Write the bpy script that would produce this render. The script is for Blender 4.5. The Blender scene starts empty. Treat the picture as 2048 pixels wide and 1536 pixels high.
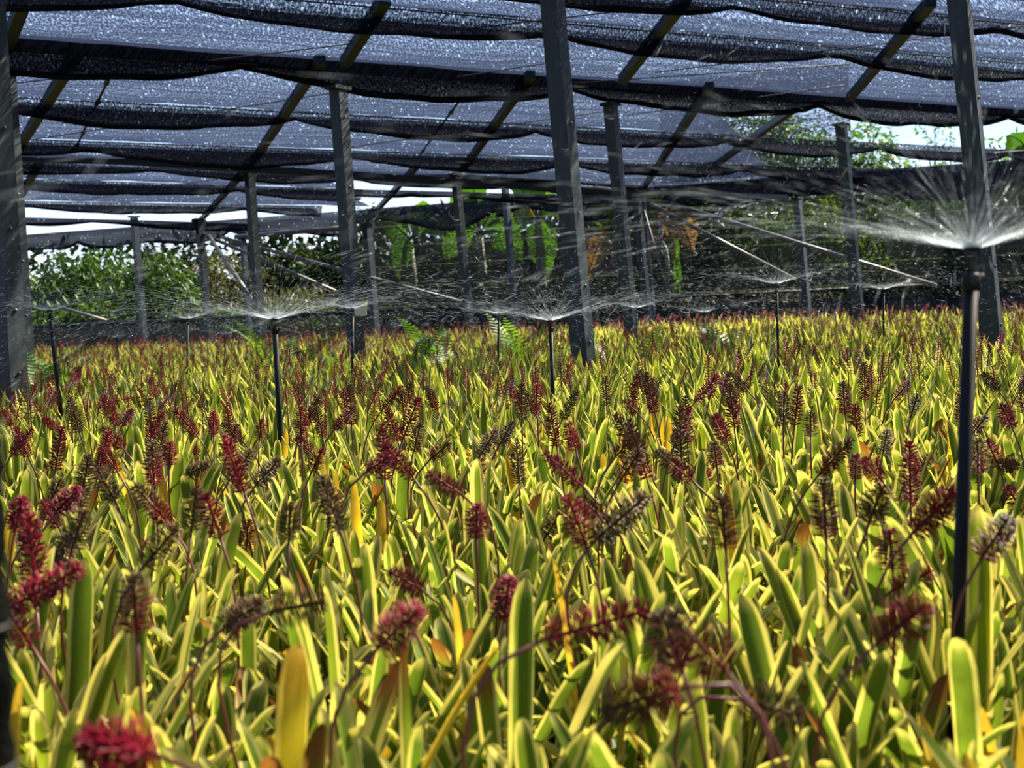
import bpy, math, random
import numpy as np
from mathutils import Matrix, Vector

random.seed(7)
RNG = np.random.default_rng(7)
S = bpy.context.scene
COL = S.collection
PI = math.pi

# ------------------------------------------------------------------ camera
W, H = 2048, 1536
F = 2400.0                       # focal length in pixels
CAM_Z = 0.78
HORIZON = 611.0                  # image row of the horizon at the picture's middle
ROLL = math.atan(0.0457)
PITCH = math.atan((768 - HORIZON) * math.cos(ROLL) / F)
CAM_R = Matrix.Rotation(PI / 2 - PITCH, 3, 'X') @ Matrix.Rotation(-ROLL, 3, 'Z')
CAM_P = Vector((0, 0, CAM_Z))


def ray(x, y):
    return CAM_R @ Vector(((x - W / 2) / F, (H / 2 - y) / F, -1.0))


def P(x, y, d):
    """point seen at pixel (x, y) and standing d metres in front of the camera"""
    r = ray(x, y)
    return CAM_P + r * (d / r.y)


def PZ(x, y, z):
    r = ray(x, y)
    return CAM_P + r * ((z - CAM_Z) / r.z)


def yh(x):
    return HORIZON - 0.0457 * (x - 1024)


# ------------------------------------------------------------------ helpers
def tag(o, label=None, cat=None, group=None, kind=None):
    if label: o['label'] = label
    if cat: o['category'] = cat
    if group: o['group'] = group
    if kind: o['kind'] = kind
    return o


def empty(name, loc=(0, 0, 0)):
    o = bpy.data.objects.new(name, None)
    o.empty_display_size = 0.05
    COL.objects.link(o)
    o.location = loc
    return o


def link(name, me, parent=None, loc=None):
    o = bpy.data.objects.new(name, me)
    COL.objects.link(o)
    if loc is not None: o.location = loc
    if parent is not None: o.parent = parent
    return o


def np_mesh(name, V, Q, mat, uv=None, tone=None, smooth=True, midx=None):
    """V (n,3); Q (m,k) faces; uv/tone per vertex"""
    me = bpy.data.meshes.new(name)
    V = np.asarray(V, dtype=np.float32)
    n = len(V)
    me.vertices.add(n)
    me.vertices.foreach_set('co', V.ravel())
    groups = Q if isinstance(Q, list) else [Q]
    loops = np.concatenate([np.asarray(g, dtype=np.int32).ravel() for g in groups])
    sizes = np.concatenate([np.full(len(g), np.asarray(g).shape[1], dtype=np.int32) for g in groups])
    starts = np.concatenate([[0], np.cumsum(sizes)[:-1]]).astype(np.int32)
    me.loops.add(len(loops))
    me.loops.foreach_set('vertex_index', loops)
    me.polygons.add(len(sizes))
    me.polygons.foreach_set('loop_start', starts)
    me.polygons.foreach_set('loop_total', sizes)
    if smooth:
        me.polygons.foreach_set('use_smooth', np.ones(len(sizes), dtype=bool))
    mats = mat if isinstance(mat, (list, tuple)) else [mat]
    for m in mats: me.materials.append(m)
    if midx is not None:
        me.polygons.foreach_set('material_index', np.asarray(midx, dtype=np.int32))
    if uv is not None:
        l = me.uv_layers.new(name='UVMap')
        l.data.foreach_set('uv', np.asarray(uv, dtype=np.float32)[loops].ravel())
    if tone is not None:
        a = me.color_attributes.new(name='tone', type='FLOAT_COLOR', domain='POINT')
        t = np.ones((n, 4), dtype=np.float32)
        t[:, :3] = tone
        a.data.foreach_set('color', t.ravel())
    me.update()
    me.validate()
    return me


class MB:
    """collects pieces of ONE part"""
    def __init__(s):
        s.v, s.q, s.n = [], [], 0

    def add(s, V, Fs):
        V = np.asarray(V, float)
        s.v.append(V)
        for f in Fs: s.q.append([i + s.n for i in f])
        s.n += len(V)

    def tube(s, pts, radii, seg=8, cap=True):
        pts = [Vector(p) for p in pts]
        if not isinstance(radii, (list, tuple)): radii = [radii] * len(pts)
        V, Fs = [], []
        ref = None
        for i, p in enumerate(pts):
            a = pts[max(i - 1, 0)]; b = pts[min(i + 1, len(pts) - 1)]
            t = (b - a).normalized()
            if ref is None:
                ref = Vector((0, 0, 1)) if abs(t.z) < .9 else Vector((1, 0, 0))
            x = (ref - t * ref.dot(t)).normalized()
            ref = x
            y = t.cross(x)
            for k in range(seg):
                an = 2 * PI * k / seg
                V.append(p + (x * math.cos(an) + y * math.sin(an)) * radii[i])
        for i in range(len(pts) - 1):
            for k in range(seg):
                k2 = (k + 1) % seg
                Fs.append([i * seg + k, i * seg + k2, (i + 1) * seg + k2, (i + 1) * seg + k])
        if cap:
            Fs.append(list(range(seg - 1, -1, -1)))
            Fs.append([(len(pts) - 1) * seg + k for k in range(seg)])
        s.add([tuple(v) for v in V], Fs)

    def sweep(s, a, b, prof, xdir):
        """extrude a closed 2-D profile from a to b"""
        a, b = Vector(a), Vector(b)
        t = (b - a).normalized()
        x = Vector(xdir); x = (x - t * x.dot(t)).normalized()
        y = t.cross(x)
        n = len(prof)
        V = [a + x * p[0] + y * p[1] for p in prof] + [b + x * p[0] + y * p[1] for p in prof]
        Fs = [[k, (k + 1) % n, n + (k + 1) % n, n + k] for k in range(n)]
        Fs += [list(range(n - 1, -1, -1)), [n + k for k in range(n)]]
        s.add([tuple(v) for v in V], Fs)

    def box(s, c, sx, sy, sz, rot=0.0, tilt=None):
        m = Matrix.Rotation(rot, 3, 'Z')
        if tilt is not None: m = tilt @ m
        c = Vector(c)
        V = [c + m @ Vector((x * sx / 2, y * sy / 2, z * sz / 2)) for x in (-1, 1) for y in (-1, 1) for z in (-1, 1)]
        s.add([tuple(v) for v in V], [[0, 1, 3, 2], [4, 6, 7, 5], [0, 4, 5, 1], [2, 3, 7, 6], [0, 2, 6, 4], [1, 5, 7, 3]])

    def build(s, name, mat, parent=None, smooth=False, bevel=0.0):
        me = bpy.data.meshes.new(name)
        me.from_pydata(np.concatenate(s.v).tolist(), [], s.q)
        me.materials.append(mat)
        if smooth:
            me.polygons.foreach_set('use_smooth', np.ones(len(me.polygons), dtype=bool))
        o = link(name, me, parent)
        if bevel:
            b = o.modifiers.new('edge', 'BEVEL'); b.width = bevel; b.segments = 2; b.limit_method = 'ANGLE'
        return o


# ------------------------------------------------------------------ materials
def new_mat(name):
    m = bpy.data.materials.new(name)
    m.use_nodes = True
    nt = m.node_tree
    nt.nodes.clear()
    out = nt.nodes.new('ShaderNodeOutputMaterial')
    return m, nt, out


def nd(nt, typ, **kw):
    n = nt.nodes.new(typ)
    for k, v in kw.items():
        if k.startswith('i_'):
            n.inputs[k[2:].replace('_', ' ')].default_value = v
        else:
            setattr(n, k, v)
    return n


def math_n(nt, op, a, b=None, c=None, clamp=False):
    n = nt.nodes.new('ShaderNodeMath'); n.operation = op; n.use_clamp = clamp
    for i, v in enumerate((a, b, c)):
        if v is None: continue
        if isinstance(v, (int, float)): n.inputs[i].default_value = v
        else: nt.links.new(v, n.inputs[i])
    return n.outputs[0]


def mixc(nt, fac, a, b):
    n = nt.nodes.new('ShaderNodeMix'); n.data_type = 'RGBA'
    for sock, v in ((n.inputs[0], fac), (n.inputs[6], a), (n.inputs[7], b)):
        if isinstance(v, (int, float)): sock.default_value = v
        elif isinstance(v, tuple): sock.default_value = (*v, 1.0)
        else: nt.links.new(v, sock)
    return n.outputs[2]


def smooth(nt, v, a, b):
    n = nt.nodes.new('ShaderNodeMapRange'); n.interpolation_type = 'SMOOTHSTEP'
    nt.links.new(v, n.inputs[0])
    for i, x in ((1, a), (2, b)):
        if isinstance(x, (int, float)): n.inputs[i].default_value = x
        else: nt.links.new(x, n.inputs[i])
    return n.outputs[0]


def noise(nt, vec, scale, detail=2.0, rough=.5):
    n = nd(nt, 'ShaderNodeTexNoise', i_Scale=scale, i_Detail=detail, i_Roughness=rough)
    if vec is not None: nt.links.new(vec, n.inputs['Vector'])
    return n.outputs['Fac']


def scaled(nt, vec, s):
    n = nd(nt, 'ShaderNodeVectorMath', operation='MULTIPLY')
    nt.links.new(vec, n.inputs[0]); n.inputs[1].default_value = s
    return n.outputs[0]


def leafy(nt, out, color, transl, gloss=.4, rough=.4, warm=(1.25, 1.1, .35), spec=None):
    """a thin leaf: reflecting, letting light through, slightly shiny"""
    pr = nd(nt, 'ShaderNodeBsdfPrincipled', i_Roughness=rough)
    pr.inputs['Specular IOR Level'].default_value = gloss
    nt.links.new(color, pr.inputs['Base Color'])
    tr = nd(nt, 'ShaderNodeBsdfTranslucent')
    m = nt.nodes.new('ShaderNodeVectorMath'); m.operation = 'MULTIPLY'
    nt.links.new(color, m.inputs[0]); m.inputs[1].default_value = warm
    nt.links.new(m.outputs[0], tr.inputs['Color'])
    mx = nd(nt, 'ShaderNodeMixShader'); mx.inputs[0].default_value = transl
    nt.links.new(pr.outputs[0], mx.inputs[1]); nt.links.new(tr.outputs[0], mx.inputs[2])
    nt.links.new(mx.outputs[0], out.inputs[0])


def leaf_material():
    """variegated strap leaf: green centre with pale lines, broad cream margins, some old leaves"""
    m, nt, out = new_mat('variegated_leaf')
    uv = nd(nt, 'ShaderNodeUVMap', uv_map='UVMap')
    sp = nd(nt, 'ShaderNodeSeparateXYZ'); nt.links.new(uv.outputs[0], sp.inputs[0])
    u, v = sp.outputs[0], sp.outputs[1]
    at = nd(nt, 'ShaderNodeAttribute', attribute_name='tone')
    st = nd(nt, 'ShaderNodeSeparateXYZ'); nt.links.new(at.outputs['Vector'], st.inputs[0])
    r, pale, old = st.outputs
    x = math_n(nt, 'ABSOLUTE', math_n(nt, 'MULTIPLY_ADD', u, 2.0, -1.0))
    wob = noise(nt, scaled(nt, uv.outputs[0], (6, 3, 1)), 2.0)
    m0 = math_n(nt, 'SUBTRACT', math_n(nt, 'MULTIPLY_ADD', wob, .24, .60), math_n(nt, 'MULTIPLY', pale, .55))
    edge = smooth(nt, x, m0, math_n(nt, 'ADD', m0, .10))
    tipcream = smooth(nt, v, .94, 1.0)
    edge = math_n(nt, 'MAXIMUM', edge, tipcream)
    lines = noise(nt, scaled(nt, uv.outputs[0], (26, .6, 1)), 1.0, 1.0)
    lines = smooth(nt, lines, .56, .70)
    green = mixc(nt, r, (.095, .175, .020), (.205, .27, .028))
    green = mixc(nt, math_n(nt, 'MULTIPLY', lines, .45), green, (.30, .36, .09))
    cream = mixc(nt, r, (.58, .56, .17), (.74, .65, .25))
    c = mixc(nt, edge, green, cream)
    # old leaves: yellow, then brown at the tip
    yel = smooth(nt, old, .55, .8)
    c = mixc(nt, math_n(nt, 'MULTIPLY', yel, .85), c, (.78, .52, .04))
    tipb = math_n(nt, 'MULTIPLY', math_n(nt, 'SUBTRACT', smooth(nt, old, .35, .45), math_n(nt, 'MULTIPLY', yel, .75)), smooth(nt, math_n(nt, 'ADD', v, math_n(nt, 'MULTIPLY', wob, .2)), .93, 1.04))
    c = mixc(nt, tipb, c, (.20, .085, .025))
    spk = noise(nt, scaled(nt, uv.outputs[0], (8, 40, 1)), 3.0, 2.0)
    c = mixc(nt, math_n(nt, 'MULTIPLY', smooth(nt, spk, .70, .78), .5), c, (.12, .09, .02))
    leafy(nt, out, c, .55, .14, .42, warm=(1.12, 1.06, .55))
    return m


def spike_material():
    m, nt, out = new_mat('flower_spike')
    at = nd(nt, 'ShaderNodeAttribute', attribute_name='tone')
    st = nd(nt, 'ShaderNodeSeparateXYZ'); nt.links.new(at.outputs['Vector'], st.inputs[0])
    age, tip, r = st.outputs
    red = mixc(nt, r, (.19, .003, .020), (.34, .006, .034))
    red = mixc(nt, math_n(nt, 'MULTIPLY', tip, .35), red, (.34, .012, .03))
    brown = mixc(nt, r, (.070, .042, .014), (.15, .10, .035))
    brown = mixc(nt, math_n(nt, 'MULTIPLY', tip, .4), brown, (.28, .19, .07))
    c = mixc(nt, age, red, brown)
    leafy(nt, out, c, .30, .3, .4, warm=(1.2, .5, .7))
    return m


def plain(name, col, rough=.6, metal=0.0, var=.25, scale=8.0, spec=.5, bump=0.0):
    m, nt, out = new_mat(name)
    tc = nd(nt, 'ShaderNodeTexCoord')
    n = noise(nt, tc.outputs['Object'], scale, 4.0, .6)
    c = mixc(nt, n, tuple(x * (1 - var) for x in col), tuple(min(1, x * (1 + var)) for x in col))
    pr = nd(nt, 'ShaderNodeBsdfPrincipled', i_Roughness=rough, i_Metallic=metal)
    pr.inputs['Specular IOR Level'].default_value = spec
    nt.links.new(c, pr.inputs['Base Color'])
    if bump:
        b = nd(nt, 'ShaderNodeBump', i_Strength=bump, i_Distance=.01)
        nt.links.new(n, b.inputs['Height']); nt.links.new(b.outputs[0], pr.inputs['Normal'])
    nt.links.new(pr.outputs[0], out.inputs[0])
    return m


def steel_material():
    m, nt, out = new_mat('galvanised_steel')
    tc = nd(nt, 'ShaderNodeTexCoord')
    n1 = noise(nt, scaled(nt, tc.outputs['Object'], (14, 14, 1.2)), 2.0, 5.0, .65)
    n2 = noise(nt, tc.outputs['Object'], 22.0, 3.0, .6)
    c = mixc(nt, n1, (.014, .022, .030), (.07, .088, .10))
    c = mixc(nt, math_n(nt, 'MULTIPLY', smooth(nt, n2, .60, .72), .6), c, (.16, .12, .09))
    pr = nd(nt, 'ShaderNodeBsdfPrincipled', i_Roughness=.5, i_Metallic=.1)
    pr.inputs['Specular IOR Level'].default_value = .2
    nt.links.new(c, pr.inputs['Base Color'])
    nt.links.new(pr.outputs[0], out.inputs[0])
    return m


def net_material(name, a, b, tint, speck, along, sparkle=.05, lines=0.0, trans=(.10, .12, .17)):
    """knitted black shade net, wet: more open square-on than at a grazing angle; random pinholes imitate glints of water drops"""
    m, nt, out = new_mat(name)
    uv = nd(nt, 'ShaderNodeUVMap', uv_map='UVMap')       # metres along / across the cloth
    geo = nd(nt, 'ShaderNodeNewGeometry')
    dt = nd(nt, 'ShaderNodeVectorMath', operation='DOT_PRODUCT')
    nt.links.new(geo.outputs['Normal'], dt.inputs[0]); nt.links.new(geo.outputs['Incoming'], dt.inputs[1])
    cos = math_n(nt, 'ABSOLUTE', dt.outputs['Value'])
    T = math_n(nt, 'MULTIPLY_ADD', cos, b, a)
    s1 = noise(nt, scaled(nt, uv.outputs[0], (along, speck, 1)), 1.0, 3.0, .75)
    s2 = noise(nt, scaled(nt, uv.outputs[0], (.16, 6.0, 1)), 1.0, 3.0, .65)      # long streaks of tighter knit
    s3 = noise(nt, scaled(nt, uv.outputs[0], (.5, .6, 1)), 1.0, 2.0, .5)
    f = math_n(nt, 'MULTIPLY_ADD', smooth(nt, s1, .45, .63), 2.3, .14)
    f = math_n(nt, 'MULTIPLY', f, math_n(nt, 'MULTIPLY_ADD', smooth(nt, s2, .36, .62), 1.0, .45))
    f = math_n(nt, 'MULTIPLY', f, math_n(nt, 'MULTIPLY_ADD', s3, .8, .6))
    T = math_n(nt, 'MULTIPLY', T, f)
    vo = nd(nt, 'ShaderNodeTexVoronoi', i_Scale=1.0, feature='F1')
    nt.links.new(scaled(nt, uv.outputs[0], (along * .75, speck * .75, 1)), vo.inputs['Vector'])
    sc = nd(nt, 'ShaderNodeSeparateXYZ'); nt.links.new(vo.outputs['Color'], sc.inputs[0])
    glint_hole = math_n(nt, 'MULTIPLY', math_n(nt, 'LESS_THAN', sc.outputs[0], sparkle), math_n(nt, 'LESS_THAN', vo.outputs['Distance'], .42))  # scattered clear dots stand in for glints of water on the net
    T = math_n(nt, 'MAXIMUM', T, math_n(nt, 'MULTIPLY', glint_hole, .9), clamp=True)
    col = tint
    dif = nd(nt, 'ShaderNodeBsdfDiffuse'); dif.inputs[0].default_value = (*col, 1)
    trl = nd(nt, 'ShaderNodeBsdfTranslucent'); trl.inputs[0].default_value = (*trans, 1)
    if lines:
        sv = nd(nt, 'ShaderNodeSeparateXYZ'); nt.links.new(uv.outputs[0], sv.inputs[0])
        w = math_n(nt, 'FRACT', math_n(nt, 'MULTIPLY', sv.outputs[1], 1 / lines))
        ln = math_n(nt, 'LESS_THAN', w, .04)
        dc = mixc(nt, ln, col, (.06, .08, .045)); nt.links.new(dc, dif.inputs[0])
        lc = mixc(nt, ln, trans, (.04, .055, .03)); nt.links.new(lc, trl.inputs[0])
    gl = nd(nt, 'ShaderNodeBsdfGlossy', i_Roughness=.5); gl.inputs[0].default_value = (.14, .16, .20, 1)
    m1 = nd(nt, 'ShaderNodeMixShader'); m1.inputs[0].default_value = .5
    nt.links.new(dif.outputs[0], m1.inputs[1]); nt.links.new(trl.outputs[0], m1.inputs[2])
    m2 = nd(nt, 'ShaderNodeMixShader'); m2.inputs[0].default_value = .025
    nt.links.new(m1.outputs[0], m2.inputs[1]); nt.links.new(gl.outputs[0], m2.inputs[2])
    tp = nd(nt, 'ShaderNodeBsdfTransparent')
    m3 = nd(nt, 'ShaderNodeMixShader')
    nt.links.new(T, m3.inputs[0]); nt.links.new(m2.outputs[0], m3.inputs[1]); nt.links.new(tp.outputs[0], m3.inputs[2])
    nt.links.new(m3.outputs[0], out.inputs[0])
    return m


def water_material(alpha=.5):
    m, nt, out = new_mat('water_droplets')
    tr = nd(nt, 'ShaderNodeBsdfTranslucent'); tr.inputs[0].default_value = (.80, .92, 1, 1)
    gl = nd(nt, 'ShaderNodeBsdfGlossy', i_Roughness=.15); gl.inputs[0].default_value = (.8, .9, 1, 1)
    tp = nd(nt, 'ShaderNodeBsdfTransparent')
    m1 = nd(nt, 'ShaderNodeMixShader'); m1.inputs[0].default_value = .3
    nt.links.new(tr.outputs[0], m1.inputs[1]); nt.links.new(gl.outputs[0], m1.inputs[2])
    m2 = nd(nt, 'ShaderNodeMixShader'); m2.inputs[0].default_value = alpha
    nt.links.new(tp.outputs[0], m2.inputs[1]); nt.links.new(m1.outputs[0], m2.inputs[2])
    nt.links.new(m2.outputs[0], out.inputs[0])
    return m


def tree_leaf_material(name, dark, light, transl=.4, gloss=.4):
    m, nt, out = new_mat(name)
    at = nd(nt, 'ShaderNodeAttribute', attribute_name='tone')
    st = nd(nt, 'ShaderNodeSeparateXYZ'); nt.links.new(at.outputs['Vector'], st.inputs[0])
    c = mixc(nt, st.outputs[0], dark, light)
    leafy(nt, out, c, transl, gloss, .4, warm=(1.3, 1.2, .4))
    return m


M_LEAF = leaf_material()
M_SPIKE = spike_material()
M_STEM = plain('spike_stem', (.16, .035, .03), .5)
M_STEEL = steel_material()
M_PIPE = plain('dull_pipe', (.07, .07, .075), .5, .1, .4, 30)
M_DARK = plain('dark_steel', (.008, .011, .017), .6, 0, .3, 6, .25)
M_BLACK = plain('black_plastic', (.008, .008, .009), .55, 0, .3, 30, .2)
M_BOX = plain('pale_plastic', (.62, .60, .50), .5, 0, .1)
M_NET = net_material('shade_net', -.02, .94, (.018, .021, .032), 12.0, 52.0, .05, trans=(.022, .030, .06))
M_FOLD = net_material('gathered_net', .03, .22, (.0025, .003, .006), 40.0, 60.0, .04, trans=(.0035, .0045, .010))
M_ROLL = net_material('rolled_net', .0, .01, (.010, .011, .016), 110.0, 40.0, .02, trans=(.02, .02, .03))
M_WALL = net_material('side_net', .26, .20, (.012, .014, .017), 40.0, 14.0, .015, lines=.42, trans=(.006, .007, .008))
M_HEM = net_material('hem_net', .02, .05, (.008, .009, .013), 45.0, 75.0, .02, trans=(.008, .009, .014))
M_SKIRT = net_material('skirt_net', .10, .12, (.03, .032, .036), 60.0, 14.0, .02, trans=(.007, .0075, .009))
M_WATER = water_material(.22)
M_SOIL = plain('damp_soil', (.055, .038, .024), .95, 0, .5, 5, .2, .4)
M_WIRE = plain('wire', (.02, .021, .025), .6)

# ------------------------------------------------------------------ ground
me = np_mesh('ground', [(-60, -6, 0), (60, -6, 0), (60, 90, 0), (-60, 90, 0)], np.array([[0, 1, 2, 3]]), M_SOIL)
tag(link('ground', me), 'damp brown soil under the bed of plants', 'ground', kind='structure')

# ------------------------------------------------------------------ bromeliads
def rosette(rng, nleaf, nseg, nx, size=1.0, oldness=.055, h=None):
    """one plant's rosette of strap leaves: verts, quads, uv, tone"""
    Vs, Qs, UV, TN = [], [], [], []
    off = 0
    for k in range(nleaf):
        q = k / max(nleaf - 1, 1)                     # 0 inner .. 1 outer
        az = k * 2.39996 + rng.uniform(-.35, .35)
        L = size * rng.uniform(.26, .50) * (1 - .04 * q)
        wid = size * rng.uniform(.0108, .0170) * (h or 1.0)
        el = math.radians(84 - 44 * q ** 1.2 + rng.uniform(-14, 7))
        bend = math.radians(rng.uniform(-4, 22) + 40 * q * q * rng.random())
        tw = rng.uniform(-.9, .9)
        t = np.linspace(0, 1, nseg + 1)
        if nseg >= 6:                                  # gather rows at the rounded tip
            t = np.concatenate([np.linspace(0, .82, nseg - 3), [.90, .955, .985, 1.0]])
        ang = el - bend * t ** 1.6
        dt = np.diff(t) * L
        rr = np.concatenate([[0], np.cumsum(np.cos((ang[1:] + ang[:-1]) / 2) * dt)]) + .012
        zz = np.concatenate([[0], np.cumsum(np.sin((ang[1:] + ang[:-1]) / 2) * dt)]) + .015
        wv = wid * (.72 + .28 * np.sin(np.clip(t / .8, 0, 1) * PI / 2))
        s = np.clip((t - .86) / .14, 0, 1)
        wv = wv * np.sqrt(np.clip(1 - s ** 2.2, 0.0, 1)) + 1e-4
        xs = np.linspace(-1, 1, nx + 1)
        ch = rng.uniform(.25, .55)
        X = xs[None, :] * wv[:, None]
        up = ch * wid * (xs[None, :] ** 2) * np.ones_like(X) * (wv[:, None] / wid)
        if nx >= 4: up = up + .05 * wid * np.sin(xs[None, :] * 9 + t[:, None] * 5)
        nr = -np.sin(ang)[:, None]; nz = np.cos(ang)[:, None]          # leaf's upper side points to the axis
        R = rr[:, None] + nr * up
        Z = zz[:, None] + nz * up
        twa = tw * t[:, None] ** 1.2
        R2 = R + X * np.sin(twa) * .6
        X2 = X * np.cos(twa)
        ca, sa = math.cos(az), math.sin(az)
        V = np.stack([R2 * ca - X2 * sa, R2 * sa + X2 * ca, Z], -1).reshape(-1, 3)
        n1 = nx + 1
        i = np.arange(len(t) - 1)[:, None] * n1 + np.arange(nx)[None, :]
        Q = np.stack([i, i + 1, i + n1 + 1, i + n1], -1).reshape(-1, 4) + off
        uu, vv = np.meshgrid(xs * .5 + .5, t)
        UV.append(np.stack([uu.ravel(), vv.ravel()], -1))
        pal = rng.random() ** 3 * .9
        old = rng.random()
        old = .60 + .4 * rng.random() if old < oldness * .35 else (.45 if old < oldness else 0.0)
        TN.append(np.tile([rng.random(), pal, old], (len(V), 1)))
        Vs.append(V); Qs.append(Q); off += len(V)
    return np.concatenate(Vs), np.concatenate(Qs), np.concatenate(UV), np.concatenate(TN)


def spike(rng, age, nw, per, seg, length=1.0):
    """unit flower spike along +z, length 1, radius about .17: a rod set with whorls of pointed florets"""
    Vs, Fs, TN = [], [], []
    off = 0
    rod = [(.016 * math.cos(a), .016 * math.sin(a), z) for z in (-.02, .97) for a in np.linspace(0, 2 * PI, 5, endpoint=False)]
    Vs.append(np.array(rod)); Fs += [[k, (k + 1) % 5, 5 + (k + 1) % 5, 5 + k] for k in range(5)]
    TN.append(np.tile([age, 0, .5], (10, 1))); off = 10
    for w in range(nw):
        z = (w + .3) / nw
        fl = .165 * (1.0 - .45 * max(0, (z - .55) / .45) ** 1.5) * (.8 + .2 * min(1, z / .15))
        for k in range(per):
            az = 2 * PI * (k + .5 * (w % 2)) / per + rng.uniform(-.25, .25)
            up = math.radians(rng.uniform(8, 34) + 35 * max(0, z - .75) / .25)
            Lf = fl * rng.uniform(.85, 1.15)
            d = np.array([math.cos(az) * math.cos(up), math.sin(az) * math.cos(up), math.sin(up)])
            sx = np.array([-math.sin(az), math.cos(az), 0]); sy = np.cross(d, sx)
            p0 = np.array([0, 0, z]) + d * .010
            rad = [.0075, .0115, .0085]
            ts = [.15, .55, .8]
            for r_, t_ in zip(rad, ts):
                for j in range(seg):
                    a = 2 * PI * j / seg
                    Vs.append((p0 + d * Lf * t_ + (sx * math.cos(a) + sy * math.sin(a)) * r_)[None])
            Vs.append((p0 + d * Lf)[None])
            for i in range(2):
                for j in range(seg):
                    j2 = (j + 1) % seg
                    Fs.append([off + i * seg + j, off + i * seg + j2, off + (i + 1) * seg + j2, off + (i + 1) * seg + j])
            for j in range(seg):
                Fs.append([off + 2 * seg + j, off + 2 * seg + (j + 1) % seg, off + 3 * seg])
            a_ = float(np.clip(age + rng.uniform(-.2, .2), 0, 1))
            r_ = rng.random()
            TN.append(np.concatenate([np.tile([a_, 0, r_], (seg * 2, 1)), np.tile([a_, .6, r_], (seg, 1)), [[a_, 1, r_]]]))
            off += 3 * seg + 1
    return np.concatenate(Vs), Fs, np.concatenate(TN)


def split_faces(Fs):
    q = [f for f in Fs if len(f) == 4]; t = [f for f in Fs if len(f) == 3]
    return [np.array(q)] + ([np.array(t)] if t else [])


ROS = []
for i in range(12):
    rng = np.random.default_rng(100 + i)
    V, Q, UV, TN = rosette(rng, int(rng.integers(30, 38)), 10, 6)
    ROS.append(np_mesh('rosette', V, Q, M_LEAF, UV, TN))
ROS_OLD = []
for i in range(2):
    rng = np.random.default_rng(180 + i)
    V, Q, UV, TN = rosette(rng, 26, 10, 6, 1.0, 1.6)
    ROS_OLD.append(np_mesh('rosette', V, Q, M_LEAF, UV, TN))
SPK = {'r': [], 'm': [], 'b': []}
for c, age in (('r', .02), ('m', .5), ('b', .95)):
    for i in range(3):
        V, Fs, TN = spike(np.random.default_rng(300 + i), age, 18, 9, 5)
        if c == 'm':                                    # older from the top down
            TN[:, 0] = np.clip(TN[:, 0] + (V[:, 2] - .5) * 1.1, 0, 1)
        SPK[c].append(np_mesh('flower_spike', V, split_faces(Fs), M_SPIKE, None, TN))

# flower spikes seen in the photograph: pixel of the base, pixel of the tip, colour (r crimson, b brown, m half faded)
def conv(ox, oy, rows):
    k = 1 / 2.926
    return [(ox + a * k, oy + b * k, ox + c * k, oy + d * k, e) for a, b, c, d, e in rows]

SPIKES = conv(0, 740, [
 (640,110,640,20,'r'),(690,330,630,150,'r'),(720,320,780,230,'r'),(660,185,785,160,'r'),(880,280,790,60,'r'),(760,100,735,0,'b'),
 (510,230,515,130,'r'),(400,290,490,90,'b'),(300,200,325,20,'r'),(170,320,130,70,'b'),(60,220,90,150,'r'),(260,300,210,180,'r'),
 (330,340,250,290,'r'),(60,330,10,240,'r'),(1065,130,1045,60,'r'),(980,120,930,50,'m'),(925,230,985,155,'r'),(1150,380,1040,230,'r'),
 (1250,380,1255,240,'r'),(1420,420,1300,320,'m'),(1380,270,1400,210,'r'),(1330,250,1290,180,'r'),(1520,400,1525,290,'r'),
 (1510,190,1450,100,'m'),(1560,140,1530,100,'b'),(1680,200,1670,110,'r'),(1800,110,1750,0,'r'),(1900,210,1910,110,'r'),
 (1970,150,1935,60,'r'),(1890,390,1840,220,'m'),(1820,480,1730,400,'r'),(1820,600,1880,470,'r'),(1690,590,1700,540,'m'),
 (1500,670,1640,520,'b'),(1340,650,1480,470,'b'),(910,580,980,310,'m'),(990,560,1000,420,'r'),(720,460,590,340,'m'),(690,600,590,470,'r'),
 (1160,490,1085,430,'r'),(1100,610,1220,550,'b'),(230,610,200,550,'r'),(20,520,10,430,'r'),(10,720,10,640,'r'),(90,930,150,740,'r'),
 (290,790,340,640,'b'),(330,830,470,690,'r'),(340,920,260,760,'r'),(470,800,520,500,'b'),(670,760,590,570,'b'),(990,900,770,690,'m'),
 (1120,940,1130,700,'b'),(1290,980,1200,730,'r'),(1440,1060,1440,890,'r'),(1280,1150,1330,1030,'m'),(420,1050,480,830,'b'),
 (350,1160,400,960,'b'),(840,1150,1010,940,'b'),(1690,1000,1690,790,'b'),(1680,1160,1640,1080,'r'),(130,1030,250,890,'b')])
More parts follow.
